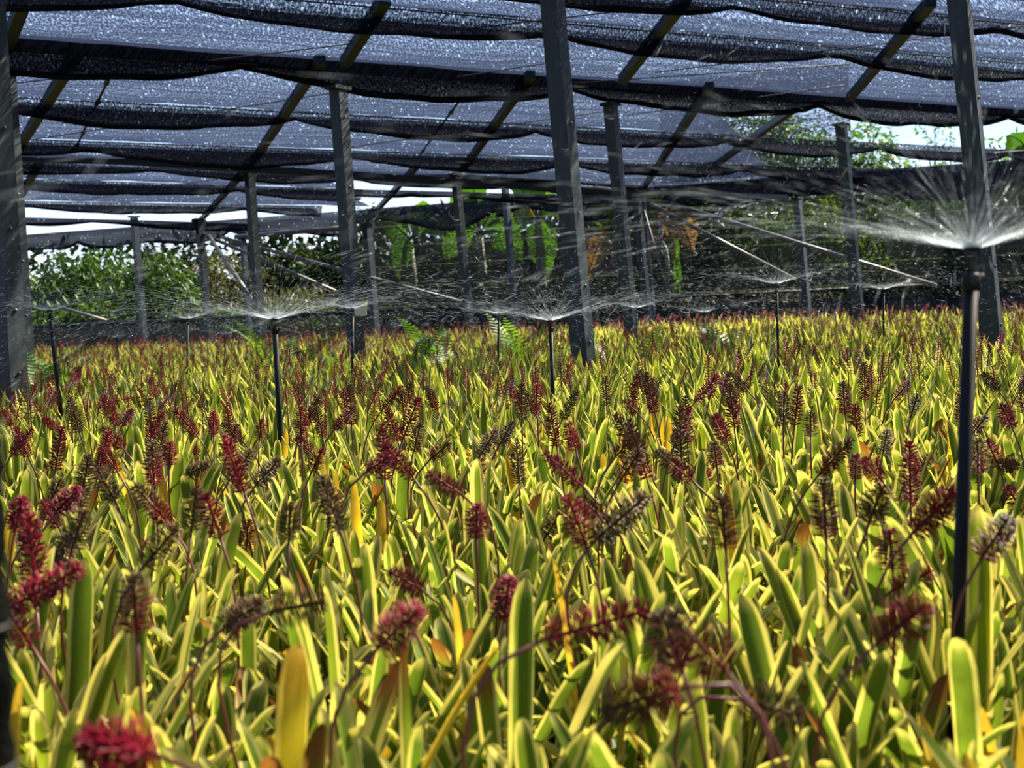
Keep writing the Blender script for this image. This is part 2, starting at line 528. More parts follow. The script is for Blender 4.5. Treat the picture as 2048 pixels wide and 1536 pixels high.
SPIKES += conv(680, 740, [
 (60,250,60,60,'b'),(165,230,240,70,'m'),(30,250,20,110,'r'),(340,420,280,220,'r'),(290,130,260,90,'r'),(370,250,360,120,'m'),
 (430,100,420,10,'r'),(520,110,470,0,'m'),(640,70,630,0,'r'),(570,230,500,100,'m'),(470,200,400,160,'r'),(690,210,600,190,'b'),
 (720,230,760,170,'r'),(800,150,780,90,'b'),(870,100,880,10,'r'),(850,280,890,200,'r'),(900,300,880,240,'r'),(1020,80,1040,40,'r'),
 (1160,260,1060,110,'m'),(1210,140,1160,70,'r'),(1180,310,1160,260,'r'),(1220,270,1215,210,'r'),(1300,290,1390,130,'b'),
 (1280,90,1290,40,'r'),(1380,470,1330,310,'r'),(1440,280,1440,200,'m'),(1830,130,1830,50,'r'),(1740,250,1660,180,'r'),
 (1880,240,1850,170,'r'),(1600,250,1570,190,'r'),(1830,290,1800,240,'r'),(1870,420,1880,350,'r'),(1610,510,1740,370,'m'),
 (1500,440,1490,395,'r'),(1600,560,1640,480,'r'),(1640,650,1760,470,'m'),(820,500,910,350,'b'),(930,440,1010,300,'b'),
 (430,480,470,310,'m'),(400,660,370,540,'r'),(480,610,430,570,'r'),(700,720,520,600,'r'),(800,640,830,520,'r'),(800,980,800,780,'r'),
 (160,590,300,500,'r'),(530,520,640,430,'m'),(1420,680,1200,490,'r'),(1440,1030,1330,740,'r'),(1550,870,1400,760,'m'),
 (1500,990,1780,720,'b'),(1200,980,1290,850,'b'),(1110,1070,1020,970,'r'),(480,950,470,880,'r'),(2000,600,1990,220,'b'),
 (590,330,545,260,'b'),(300,1190,320,1125,'r')])
SPIKES += conv(1348, 740, [
 (210,340,170,270,'b'),(310,420,230,260,'r'),(250,560,230,420,'m'),(190,660,150,530,'r'),(380,240,310,160,'r'),(120,190,230,50,'r'),
 (340,120,250,40,'r'),(430,120,320,20,'b'),(640,330,630,130,'b'),(580,280,560,220,'r'),(800,390,800,240,'m'),(660,120,650,60,'r'),
 (590,160,590,70,'m'),(880,60,910,20,'r'),(1030,140,990,80,'r'),(1190,160,1140,120,'r'),(1130,40,1090,0,'r'),(1290,170,1370,70,'r'),
 (1290,270,1310,220,'r'),(1390,260,1420,140,'b'),(1590,110,1550,80,'r'),(1220,500,1240,350,'b'),(1220,650,1110,520,'r'),
 (1060,640,1060,490,'r'),(1400,610,1500,500,'r'),(1900,120,1800,20,'b'),(1980,340,1900,200,'r'),(1740,380,1810,270,'m'),
 (1780,600,1760,400,'m'),(1890,540,1840,410,'r'),(1890,560,2030,560,'b'),(2040,830,1970,690,'r'),(890,980,880,650,'m'),
 (1140,900,1240,690,'b'),(300,1050,290,750,'m'),(330,1080,470,1010,'b'),(1400,950,1680,720,'r'),(1280,1170,1270,940,'r'),
 (1560,1110,1620,990,'r'),(1800,1100,1930,850,'m')])
SPIKES += conv(0, 1136, [(60,230,450,10,'r'),(40,110,120,20,'r'),(800,380,760,60,'m'),(1240,160,1200,0,'r'),(1320,340,1540,190,'b'),
 (1600,250,1890,210,'b'),(880,1080,430,1070,'r')])
SPIKES += conv(680, 1136, [(220,470,470,230,'r'),(480,540,480,380,'r'),(480,130,300,10,'r'),(960,300,990,50,'r'),(860,80,770,20,'r'),
 (1190,420,1800,270,'r'),(2000,590,1880,260,'m'),(1970,700,1520,800,'m')])
SPIKES += conv(1348, 1136, [(300,600,0,320,'m'),(1200,430,1480,210,'r'),(1280,130,1500,20,'r'),(660,640,600,520,'r'),(380,770,720,840,'b'),
 (690,380,720,180,'b'),(1720,130,1800,0,'m')])

NUMW = 'first second third fourth fifth sixth seventh eighth ninth tenth eleventh twelfth thirteenth fourteenth fifteenth sixteenth seventeenth eighteenth nineteenth'.split()
TENS = {20: ('twenty', 'twentieth'), 30: ('thirty', 'thirtieth'), 40: ('forty', 'fortieth'), 50: ('fifty', 'fiftieth')}


def ordinal(n):
    if n < 20: return NUMW[n - 1]
    t, u = n // 10 * 10, n % 10
    return TENS[t][1] if u == 0 else TENS[t][0] + '-' + NUMW[u - 1]


# plants that carry the spikes of the photograph
ZS = CAM_Z - .27
plants = []          # dict(x, y, spikes=[...])
for (bx, by, tx, ty, c) in SPIKES:
    cx, cy = (bx + tx) / 2, (by + ty) / 2
    d = (CAM_Z - ZS) * F / (cy - yh(cx))
    L = math.hypot(tx - bx, ty - by) * d / F
    if not .05 < L < .15:                      # nearer or farther than the canopy height alone says
        d *= min(max(L, .05), .15) / L
    b, t = P(bx, by, d), P(tx, ty, d)
    dv = (t - b)
    t = t + Vector((0, dv.length * random.uniform(-.35, .35), 0))
    root = Vector((b.x - dv.x * random.uniform(.2, .7), b.y + random.uniform(-.05, .05), 0))
    near = min(plants, key=lambda p: (p['x'] - root.x) ** 2 + (p['y'] - root.y) ** 2, default=None)
    if near and math.hypot(near['x'] - root.x, near['y'] - root.y) < .06 and len(near['s']) < 3:
        near['s'].append((b, t, c))
    else:
        plants.append(dict(x=root.x, y=root.y, s=[(b, t, c)], marked=True))

# the rest of the bed: a staggered planting, jittered
cells = {}
def near_any(x, y, r):
    i, j = int(math.floor(x / .2)), int(math.floor(y / .2))
    for a in (-1, 0, 1):
        for b in (-1, 0, 1):
            for (px, py) in cells.get((i + a, j + b), ()):
                if (px - x) ** 2 + (py - y) ** 2 < r * r: return True
    return False
def put(x, y):
    cells.setdefault((int(math.floor(x / .2)), int(math.floor(y / .2))), []).append((x, y))
for p in plants: put(p['x'], p['y'])
KEEP_CLEAR = []
y = .60
row = 0
while y < 19:
    st = .135 if y < 5 else .16
    hw = .455 * y + .30
    x = -hw + (row % 2) * st / 2
    while x < hw:
        px, py = x + random.uniform(-.045, .045), y + random.uniform(-.045, .045)
        if py < 17.5 - .28 * px and not near_any(px, py, .095 if y < 5 else .11):
            plants.append(dict(x=px, y=py, s=[], marked=False)); put(px, py)
        x += st
    y += st * .87
    row += 1


def in_view(p):
    return abs(p['x']) < .435 * p['y'] + .06 and p['y'] > .62


for p in plants:
    if not p['s'] and 1.2 < p['y'] < 4.6 and random.random() < (.36 if p['y'] > 2 else .16):
        lean, la = random.gauss(0, .5), random.uniform(0, 6.28)
        dv = Vector((math.sin(lean) * math.cos(la), math.sin(lean) * math.sin(la), math.cos(lean)))
        b = Vector((p['x'] + dv.x * .12, p['y'] + dv.y * .12, random.uniform(.42, .50)))
        p['s'].append((b, b + dv * random.uniform(.07, .11), random.choice('rrrmmb')))
vis = sorted([p for p in plants if in_view(p)], key=lambda p: p['y'])
single = vis[:300]
ids = set(id(p) for p in single)
rest = [p for p in plants if id(p) not in ids and p['y'] > .55]
print('plants', len(plants), 'single to', single[-1]['y'], 'rest', len(rest))

# rows of the single plants, counted away from the camera
single.sort(key=lambda p: p['y'])
rows = []
i = 0
for n in (9, 10, 11, 12, 13, 14, 15, 16, 17, 18, 19, 20, 21, 22, 23, 24, 36):
    rows.append(sorted(single[i:i + n], key=lambda p: p['x'] / p['y'])); i += n
    if i >= 300: break
for r_, rw in enumerate(rows):
    for c_, p in enumerate(rw): p['rc'] = (r_ + 1, c_ + 1)

def pick(px, py, d):
    q = P(px, py, d)
    return id(min(single, key=lambda p: (p['x'] - q.x) ** 2 + (p['y'] - q.y) ** 2))
OLDIES = {pick(1960, 1450, .84), pick(2040, 1350, .95), pick(2010, 1500, .78), pick(1890, 1420, .92), pick(420, 1350, 1.0), pick(500, 860, 2.6)}
CN = {'r': 'crimson', 'm': 'half-faded red', 'b': 'brown dried'}
NW = {1: 'one', 2: 'two', 3: 'three'}


def stem_mesh(a, b, d):
    """curved flower stalk from the plant's heart a to the spike's base b, arriving along d"""
    mb = MB()
    a, b = Vector(a), Vector(b)
    c1 = a + Vector((0, 0, (b.z - a.z) * .55)); c2 = b - d * max(.05, (b - a).length * .3)
    pts = []
    for i in range(9):
        t = i / 8
        pts.append(a * (1 - t) ** 3 + c1 * 3 * t * (1 - t) ** 2 + c2 * 3 * t * t * (1 - t) + b * t ** 3)
    mb.tube(pts, .0019, 6)
    return mb


for p in single:
    rc = p['rc']
    g = empty('bromeliad', (p['x'], p['y'], 0))
    where = f"{ordinal(rc[1])} from left in {ordinal(rc[0])} row back"
    if p['s']:
        cs = [c for _, _, c in p['s']]
        if len(cs) == 1:
            lean = 'upright'
            b, t, _ = p['s'][0]
            sl = (t.x - b.x) / max((t - b).length, 1e-6)
            if abs(sl) > .8: lean = 'nearly level'
            elif abs(sl) > .3: lean = 'slanting'
            lab = f"bromeliad with {lean} {CN[cs[0]]} flower spike, {where}"
        elif len(set(cs)) == 1:
            lab = f"bromeliad with {NW[len(cs)]} {CN[cs[0]]} spikes, {where}"
        else:
            lab = f"bromeliad with {NW[len(cs)]} mixed-colour spikes, {where}"
    else:
        lab = f"cream-edged leafy bromeliad without flowers, {where}"
    if id(p) in OLDIES: lab = 'yellow-leaved ' + lab.replace('cream-edged leafy ', '')
    tag(g, lab, 'plant', 'bromeliads in the near rows')
    yellowed = id(p) in OLDIES
    ro = link('rosette', random.choice(ROS_OLD if yellowed else ROS), g)
    ro.rotation_euler = (random.uniform(-.2, .2), random.uniform(-.2, .2), random.uniform(0, 2 * PI))
    s = random.uniform(.84, 1.02)
    if p['y'] < 1.1: s *= .90
    ro.scale = (s, s, s * random.uniform(.92, 1.06))
    for (b, t, c) in p['s']:
        dv = t - b
        L = dv.length
        fs = link('flower_spike', random.choice(SPK[c]), g, b - g.location)
        q = Vector((0, 0, 1)).rotation_difference(dv.normalized())
        fs.rotation_mode = 'QUATERNION'; fs.rotation_quaternion = q
        wr = random.uniform(.112, .13) * (1.12 if p['y'] < 1.6 else 1.0)
        fs.scale = (wr, wr, L)
        stem_mesh((0, 0, .06), b - g.location, dv.normalized()).build('flower_stalk', M_STEM, g, True)

# the remaining plants of the bed, as one mass
LOW = []
for i in range(10):
    rng = np.random.default_rng(500 + i)
    LOW.append(rosette(rng, int(rng.integers(19, 24)), 5, 2, 1.0, .055, 1.28))
LOWS = []
for c, age in (('r', .02), ('m', .5), ('b', .95)):
    for i in range(2):
        V, Fs, TN = spike(np.random.default_rng(600 + i), age, 10, 6, 3)
        LOWS.append((V, split_faces(Fs), TN))


def bed(name, items, label):
    rng = np.random.default_rng(9)
    V_, Q_, T_, UV_, TN_ = [], [], [], [], []
    mq, mt = [], []
    off = 0

    def place(V, groups, uv, tn, M, mi):
        nonlocal off
        V_.append(V @ M[:3, :3].T + M[:3, 3])
        for g_ in groups:
            if g_.shape[1] == 4: Q_.append(g_ + off); mq.append(np.full(len(g_), mi))
            else: T_.append(g_ + off); mt.append(np.full(len(g_), mi))
        UV_.append(uv if uv is not None else np.zeros((len(V), 2)))
        TN_.append(tn)
        off += len(V)

    for p in items:
        s = rng.uniform(.88, 1.10)
        M = Matrix.Translation((p['x'], p['y'], 0)) @ Matrix.Rotation(rng.uniform(0, 6.28), 4, 'Z') @ Matrix.Rotation(rng.uniform(-.22, .22), 4, 'X') @ Matrix.Diagonal((s, s, s * rng.uniform(.92, 1.06), 1))
        V, Q, UV, TN = LOW[int(rng.integers(len(LOW)))]
        place(V, [Q], UV, TN, np.array(M), 0)
        sp = list(p['s'])
        if not sp and rng.random() < (.42 if p['y'] > 3.2 else 0.0):
            L = rng.uniform(.07, .12)
            lean = rng.normal(0, .45); la = rng.uniform(0, 6.28)
            dv = Vector((math.sin(lean) * math.cos(la), math.sin(lean) * math.sin(la), math.cos(lean)))
            b = Vector((p['x'] + dv.x * .15, p['y'] + dv.y * .15, rng.uniform(.40, .50)))
            sp = [(b, b + dv * L, 'rrrmb'[int(rng.integers(5))])]
        for (b, t, c) in sp:
            dv = t - b
            R = Vector((0, 0, 1)).rotation_difference(dv.normalized()).to_matrix().to_4x4()
            M = Matrix.Translation(b) @ R @ Matrix.Diagonal((.112, .112, dv.length, 1))
            V, gs, TN = LOWS['rmb'.index(c) * 2 + int(rng.integers(2))]
            place(V, gs, None, TN, np.array(M), 1)
            # stalk
            r_ = .0019
            a = np.array((p['x'], p['y'], .1)); e = np.array(b)
            ring = np.array([(r_, 0, 0), (-r_ / 2, r_ * .87, 0), (-r_ / 2, -r_ * .87, 0)])
            place(np.concatenate([a + ring, e + ring]), [np.array([[0, 1, 4, 3], [1, 2, 5, 4], [2, 0, 3, 5]])], None,
                  np.tile([.6, 0, .2], (6, 1)), np.eye(4), 1)
    Qs = [np.concatenate(Q_)]; mi = [np.concatenate(mq)]
    if T_: Qs.append(np.concatenate(T_)); mi.append(np.concatenate(mt))
    me = np_mesh(name, np.concatenate(V_), Qs, [M_LEAF, M_SPIKE], np.concatenate(UV_), np.concatenate(TN_), True, np.concatenate(mi))
    o = link(name, me)
    tag(o, label, 'plant bed', kind='stuff')
    print(name, 'verts', len(me.vertices))
    return o


bed('bromeliad_bed', rest, 'dense bed of cream-edged bromeliads with red spikes stretching back to the posts')

# ------------------------------------------------------------------ ferns among the plants
M_FERN = tree_leaf_material('fern_green', (.06, .17, .012), (.14, .32, .03), .5)


def fern(px, py, d, n, size, label, seed):
    size *= 1.35
    rng = np.random.default_rng(seed)
    g = empty('fern', (P(px, py, d).x, d, 0))
    tag(g, label, 'fern', 'ferns growing up through the bed')
    for k in range(n):
        az = rng.uniform(0, 6.28); L = size * rng.uniform(.8, 1.15)
        el = rng.uniform(1.1, 1.4); bend = rng.uniform(.7, 1.5)
        V, Q, off = [], [], 0
        ts = np.linspace(0, 1, 26)
        pos = np.array([0, 0, 0.0]); last = None
        pts = []
        for i, t in enumerate(ts):
            a = el - bend * t ** 2
            pts.append(pos.copy()); dirv = np.array([math.cos(a) * math.cos(az), math.cos(a) * math.sin(az), math.sin(a)])
            pos = pos + dirv * L / 25
        side = np.array([-math.sin(az), math.cos(az), 0])
        for i in range(8, 26):
            t = ts[i]
            dirv = (pts[min(i + 1, 25)] - pts[i - 1]); dirv /= np.linalg.norm(dirv)
            ln = size * .20 * math.sin(min(1, (1.04 - t) / .62) * PI / 2)
            for sg in (-1, 1):
                d2 = side * sg * .85 + dirv * .5; d2 /= np.linalg.norm(d2); d2 = d2 + np.array([0, 0, -.15])
                wv = dirv * size * .012
                b = pts[i]
                V += [b - wv, b + wv, b + d2 * ln * .6 + wv * .9, b + d2 * ln, b + d2 * ln * .6 - wv * .9]
                Q += [[off, off + 1, off + 2, off + 4], [off + 4, off + 2, off + 3, off + 3]]
                off += 5
        quads = np.array([q for q in Q if q[2] != q[3]]); tris = np.array([q[:3] for q in Q if q[2] == q[3]])
        tn = np.tile([rng.random(), 0, 0], (len(V), 1))
        link('frond', np_mesh('frond', np.array(V), [quads, tris], M_FERN, None, tn), g)
        mb = MB(); mb.tube([tuple(q) for q in pts], [.003 * (1 - .7 * t) for t in ts], 5)
        mb.build('frond_stalk', M_FERN, g, True)


fern(130, 690, 8.0, 5, .62, 'green fern beside the farthest-left sprinkler riser', 1)
fern(885, 680, 9.5, 5, .60, 'bright green fern in front of the thin post at mid bed', 2)
fern(935, 690, 9.0, 4, .58, 'bright green fern at the foot of the plain mid post', 3)
fern(1045, 695, 8.5, 5, .54, 'small bright fern close behind the central sprinkler', 4)
fern(1270, 690, 8.6, 2, .52, 'tall single fern frond beside the second long post', 5)
fern(745, 695, 8.2, 4, .54, 'green fern beside the post with the pale box', 6)
fern(560, 690, 10.5, 5, .60, 'hazy green fern behind the two-arm sprinkler', 7)
fern(1480, 690, 9.5, 4, .56, 'small fern before the sprinkler under the long braces', 8)

# ------------------------------------------------------------------ posts
def post(tx, ty, bx, by, d, w, label, rot=1.0, cap=True, gusset=False, dark=False, plate=None, group='steel posts of the shade house'):
    """square lipped post; (tx,ty)->(bx,by) is its axis in the photograph, d its distance"""
    top = P(tx, ty, d)
    y0 = yh(bx) + CAM_Z * F / d
    fx = bx + (tx - bx) * (y0 - by) / (ty - by)
    foot = P(fx, y0, d); foot.z = -.02
    g = empty('steel_post', (foot.x, foot.y, 0))
    tag(g, label, 'post', group)
    o = Vector((foot.x, foot.y, 0))
    a, b = foot - o, top - o
    mb = MB()
    h, l, t = w / 2, w * .28, w * .05
    prof = [(-h, -h), (h, -h), (h, h), (l, h), (l, h - t), (h - t, h - t), (h - t, -h + t), (-h + t, -h + t), (-h + t, h - t), (-l, h - t), (-l, h), (-h, h)]
    xd = (math.cos(rot), math.sin(rot), 0)
    mb.sweep(a, b, prof, xd)
    mat = M_DARK if dark else M_STEEL
    mb.build('shaft', mat, g)
    ax = (b - a).normalized()
    X = Vector(xd); Y = ax.cross(X)
    if d < 16:
        for hh in (.55, .9, 1.35, 1.9, 2.5):
            if hh < (b - a).length - .1:
                bo = MB()
                c = a + ax * hh + X * (h) * .0 - Y * h
                bo.tube([c + Y * .01, c - Y * .008], .010, 8)
                bo.build('bolt', M_PIPE, g, True)
                bo = MB()
                c = a + ax * (hh + .07) + X * h
                bo.tube([c - X * .01, c + X * .007], .009, 8)
                bo.build('bolt', M_PIPE, g, True)
    if cap:
        cb = MB(); cb.sweep(b, b + ax * .03, [(-h * 1.9, -h * 1.2), (h * 1.9, -h * 1.2), (h * 1.9, h * 1.2), (-h * 1.9, h * 1.2)], xd)
        cb.build('cap_plate', M_DARK, g)
    if gusset:
        for sg in (-1, 1):
            gb = MB()
            p0, p1, p2 = b - ax * .28 + X * sg * h, b - ax * .0 + X * sg * h, b - ax * .0 + X * sg * h * 3.0
            th = Y * .01
            gb.add([tuple(q) for q in (p0 - th, p1 - th, p2 - th, p0 + th, p1 + th, p2 + th)], [[0, 1, 2], [5, 4, 3], [0, 3, 4, 1], [1, 4, 5, 2], [2, 5, 3, 0]])
            gb.build('gusset', M_DARK, g)
    if plate:
        pb = MB(); c = P(plate[0], plate[1], d - .09) - o
        pb.box(c, .10, .05, .12, .2); pb.build('junction_box', M_BOX, g, False, .006)
        tag(g.children[-1], 'pale plastic box')
    return g


PW = .112
post(-24, -70, 27, 765, 6.7, PW, 'nearest steel post on the left edge, running up out of sight', cap=False)
post(1097, -85, 1165, 690, 7.5, PW, 'tall steel post standing in the bed at the middle of the picture', cap=False)
post(1898, -190, 1984, 670, 7.2, PW, 'tall steel post behind the nearest sprinkler', cap=False)
post(12, 150, 48, 690, 10.0, PW, 'steel post close behind the left edge post, partly hidden by it')
post(676, 180, 713, 695, 10.6, PW, 'steel post with a pale plastic box at sprinkler height', plate=(721, 618))
post(1221, 212, 1263, 660, 12.4, PW, 'steel post with a flat cap just beyond the tall middle post')
post(1682, 252, 1719, 650, 14.0, PW, 'steel post whose top frames the bright gap of sky', gusset=False)
post(498, 335, 522, 685, 17.2, PW, 'steel post with a flared bracket, by the two-arm sprinkler', gusset=True, rot=.85)
post(911, 350, 941, 672, 19.4, PW, 'steel post with a flared bracket left of the middle post', gusset=True, rot=.85)
post(1272, 385, 1298, 658, 20.0, PW, 'steel post where the two long braces meet', rot=.9)
post(1286, 395, 1309, 655, 21.5, PW * .7, 'thin pale-edged post paired with the one where the braces meet', rot=.9, cap=False)
post(1594, 398, 1618, 662, 20.0, PW, 'steel post the upper brace runs past, before green trees', rot=.9)
post(268, 435, 289, 685, 24.0, PW, 'far post standing alone before the leafy trees', rot=.85)
post(398, 440, 419, 675, 22.0, PW, 'far post with a flared bracket where three braces fan out', gusset=True, rot=.85)
post(486, 480, 500, 680, 25.0, PW * .9, 'far thin post just behind the flared bracket post', rot=.85)
post(734, 450, 752, 680, 21.0, PW * 1.1, 'far dark post with a wide cap before the net wall', gusset=True, rot=.85)
post(1008, 350, 1033, 665, 24.0, PW, 'far thin post crossing in front of the banana leaves', rot=.85)

# ------------------------------------------------------------------ roof: beams, rafters, nets
RZ = CAM_Z + 2.2


def bar(name, a, b, r, mat, label, cat, group=None, seg=8, square=False):
    mb = MB()
    a, b = Vector(a), Vector(b)
    o = (a + b) / 2
    if square:
        mb.sweep(a - o, b - o, [(-r, -r), (r, -r), (r, r), (-r, r)], (0, 0, 1))
    else:
        mb.tube([a - o, b - o], r, seg)
    ob = mb.build(name, mat, None, not square)
    ob.location = o
    return tag(ob, label, cat, group)


def roof_line(x0, y0, x1, y1, z, xa, xb):
    k = (y1 - y0) / (x1 - x0)
    return PZ(xa, y0 + k * (xa - x0), z), PZ(xb, y0 + k * (xb - x0), z)


a, b = roof_line(0, 84, 2048, 226, RZ, -250, 2350)
bar('roof_beam', a, b, .055, M_DARK, 'dark steel roof beam crossing the whole picture near the top', 'beam', 'roof beams', square=True)
bar('roof_beam', P(250, 322, 16.2), P(1290, 388, 20.2), .05, M_DARK, 'dark roof beam over the row of flared bracket posts', 'beam', 'roof beams', square=True)
bar('roof_beam', P(0, 314, 15.4), P(250, 322, 16.2), .05, M_DARK, 'short roof beam end behind the left edge posts', 'beam', 'roof beams', square=True)
bar('roof_beam', P(1272, 384, 20.0), P(1575, 394, 20.2), .035, M_PIPE, 'pale-edged roof pipe above the two long braces', 'beam', 'roof beams', square=True)

RAFT = [
 ((770, -2), (690, 125), 'above the post with the pale box'), ((1372, -6), (1245, 160), 'above the post with a flat cap'),
 ((1862, 2), (1700, 195), 'above the post beside the sky gap'), ((52, -10), (12, 96), 'in the top corner over the edge posts'),
 ((158, 100), (35, 300), 'dropping behind the edge posts'), ((642, 118), (505, 325), 'dropping to the flared bracket post'),
 ((1062, 148), (925, 340), 'dropping to the bracket post near the middle'), ((1420, 170), (1290, 372), 'dropping to the post where braces meet'),
 ((498, 332), (402, 440), 'dropping to the far post with fanning braces'), ((82, 322), (-10, 480), 'falling away behind the edge posts'),
 ((835, 330), (745, 430), 'seen dark across the pale gap of sky'), ((1590, 215), (1430, 330), 'slanting up beside the open net edge')]
for (p0, p1, t) in RAFT:
    bar('rafter', PZ(*p0, RZ - .03), PZ(*p1, RZ - .03), .042, M_DARK, 'dark roof rafter ' + t, 'rafter', 'roof rafters', square=True)
for (p0, p1, t) in [((222, 148), (150, 300), 'knotted black rope'), ((938, 175), (840, 310), 'knotted black rope nearer the middle')]:
    mb = MB()
    A, B = PZ(*p0, RZ - .02), PZ(*p1, RZ - .02)
    pts = [A.lerp(B, i / 24) - A for i in range(25)]
    mb.tube(pts, [.012 + .014 * (i % 5 == 2) for i in range(25)], 6)
    o = mb.build('roof_rope', M_BLACK, None, True); o.location = A
    tag(o, t + ' lying on the net roof', 'rope', 'ropes on the roof')

# back wall line
WA, WB = P(60, 560, 28.0), P(1280, 500, 23.6)
WA.z = WB.z = 0
WD = (WB - WA).normalized()


def wall_pt(x):                      # where the wall plane is seen in column x
    r = ray(x, yh(x)); r.z = 0
    n = Vector((-WD.y, WD.x, 0))
    k = n.dot(WA) / n.dot(r)
    return r * k


def beyond(p):
    n = Vector((-WD.y, WD.x, 0))
    return n.dot(Vector((p.x, p.y, 0)) - WA) > 0


# cable lines across the picture: (x0, y0, x1, y1)
LINES = [(680, -170, 2048, -25), (680, -78, 2048, 52), (680, 12, 2048, 130), (0, 84, 2048, 226), (30, 198, 1700, 286), (30, 281, 1700, 338),
         (40, 322, 1280, 377), (40, 360, 1280, 398), (40, 404, 1280, 424)]
#          drop, tie period, phase, panel's last column (None: no cloth behind this line), fold's last column, label
NETS = [(.10, 2.6, .2, 2500, 2500, 'shade net panel overhead, nearest of the roof'),
        (.17, 2.8, .9, 2500, 2500, 'shade net panel over the near posts, its fold at the top edge'),
        (.20, 3.0, .35, 2500, 2500, 'sparkling wet shade net panel just before the long roof beam'),
        (.26, 3.4, .1, 1440, 2500, 'bright shade net panel behind the long roof beam'),
        (.22, 3.2, .62, 1500, 2400, 'shade net panel in the second bay behind the long beam'),
        (.24, 3.6, .25, 1545, 2300, 'shade net panel in the third bay, its rolled fold thick and dark'),
        (.16, 3.4, .8, 660, 1290, 'shade net panel in the fourth bay, ending at the pale triangle of sky'),
        (.20, 4.0, .5, 705, 720, 'low shade net panel in the fifth bay above the trees'),
        (.20, 4.2, .3, None, 640, 'farthest gathered shade net strip, with sky below it')]


def line_at(i, x, z=RZ):
    x0, y0, x1, y1 = LINES[i]
    return PZ(x, y0 + (y1 - y0) / (x1 - x0) * (x - x0), z)


def net_strip(name, mat, rows_, parent=None):
    """rows_: list of point rows (each the same length); uv in metres"""
    V = np.array([[tuple(p) for p in r] for r in rows_])
    nr, nc = V.shape[:2]
    du = np.linalg.norm(np.diff(V, axis=1), axis=2).mean(axis=0)
    u = np.concatenate([[0], np.cumsum(du)])
    dv = np.linalg.norm(np.diff(V, axis=0), axis=2).mean(axis=1)
    v = np.concatenate([[0], np.cumsum(dv)])
    uu, vv = np.meshgrid(u, v)
    i = np.arange(nr - 1)[:, None] * nc + np.arange(nc - 1)[None, :]
    Q = np.stack([i, i + 1, i + nc + 1, i + nc], -1).reshape(-1, 4)
    off = abs(hash(name + str(nr * nc + int(V[0, 0, 0] * 100)))) % 50 * 1.7 if False else (V[0, 0, 0] * 3.7) % 40
    me = np_mesh(name, V.reshape(-1, 3), Q, mat, np.stack([uu.ravel() + off, vv.ravel() + off], -1))
    return link(name, me, parent)


for i, (drop, per, ph, xe, fe, lab) in enumerate(NETS):
    rng = np.random.default_rng(40 + i)
    xs = -330
    A = line_at(i, xs); B = line_at(i, fe)
    u = (B - A).normalized(); v = Vector((-u.y, u.x, 0)).normalized()
    if v.y < 0: v = -v
    total = (B - A).length
    n = max(60, int(total / .10))
    fr = rng.uniform(0, 6.28, 6)

    def wav(s, k):
        return math.sin(s * 1.3 + fr[0] + k) * .5 + math.sin(s * 3.1 + fr[1] - k * 2) * .3 + math.sin(s * 7.3 + fr[2] + k * 5) * .2

    g = empty('shade_net', A)
    tag(g, lab, 'shade net', 'roof nets of the shade house')
    fold_rows = [[] for _ in range(13)]
    roll = []
    for j in range(n + 1):
        s = total * j / n
        c = A + u * s
        tie = abs(math.sin(PI * (s / per + ph))) ** .55
        dr = drop * (.22 + .78 * tie) * (1 + .16 * wav(s, i))
        prof = [(-.10, .012), (-.09, -.10), (-.07 + .01 * wav(s, 1), -.35), (-.05 + .015 * wav(s * 1.7, 2), -.60), (-.035 + .01 * wav(s, 3), -.82),
                (-.02, -.95), (.0, -1.0), (.03, -.96), (.06 + .01 * wav(s, 4), -.80), (.11 + .02 * wav(s * 1.4, 5), -.55), (.17, -.30), (.24, -.10), (.30, .0)]
        for r_, (pv, pz) in enumerate(prof):
            zz = pz * dr if pz < 0 else pz
            fold_rows[r_].append(c + v * pv + Vector((0, 0, zz + .010 * wav(s * 2.3, r_) * (1 if 2 < r_ < 10 else 0))) - A)
        roll.append(c + v * .0 + Vector((0, 0, -dr * .90)) - A)
    fo = net_strip('hanging_fold', M_FOLD, fold_rows, g)
    mb = MB()
    mb.tube(roll[::2], [(.020 + .010 * wav(k * .23, i)) * (1.25 if drop > .2 else 1.0) for k in range(len(roll[::2]))], 7)
    V = np.concatenate(mb.v)
    me = np_mesh('rolled_hem', V, np.array([q for q in mb.q if len(q) == 4]), M_ROLL, V[:, :2] * 1.0)
    link('rolled_hem', me, fo)
    cb = MB(); cb.tube([Vector((0, 0, .012)), B - A + Vector((0, 0, .012))], .006, 6)
    cb.build('cable', M_WIRE, g, True)
    # flat cloth from this cable to the next
    if xe and i + 1 < len(LINES):
        n2 = 90
        rr = [[] for _ in range(11)]
        lim0 = xe
        for j in range(n2 + 1):
            t = j / n2
            p0 = line_at(i, xs + (lim0 - xs) * t) + v * .28
            x2 = xs + ((lim0 + 40 if lim0 < 2000 else lim0) - xs) * t
            p1 = line_at(i + 1, x2)
            for k in range(11):
                q = k / 10
                pt = p0.lerp(p1, q)
                sg = .05 * math.sin(PI * q) * (1 + .5 * wav(t * 14, 1)) + .012 * wav(t * 20, q * 9)
                rr[k].append(pt - Vector((0, 0, sg)) - A + Vector((0, 0, .03)))
        net_strip('net_panel', M_NET, rr, g)

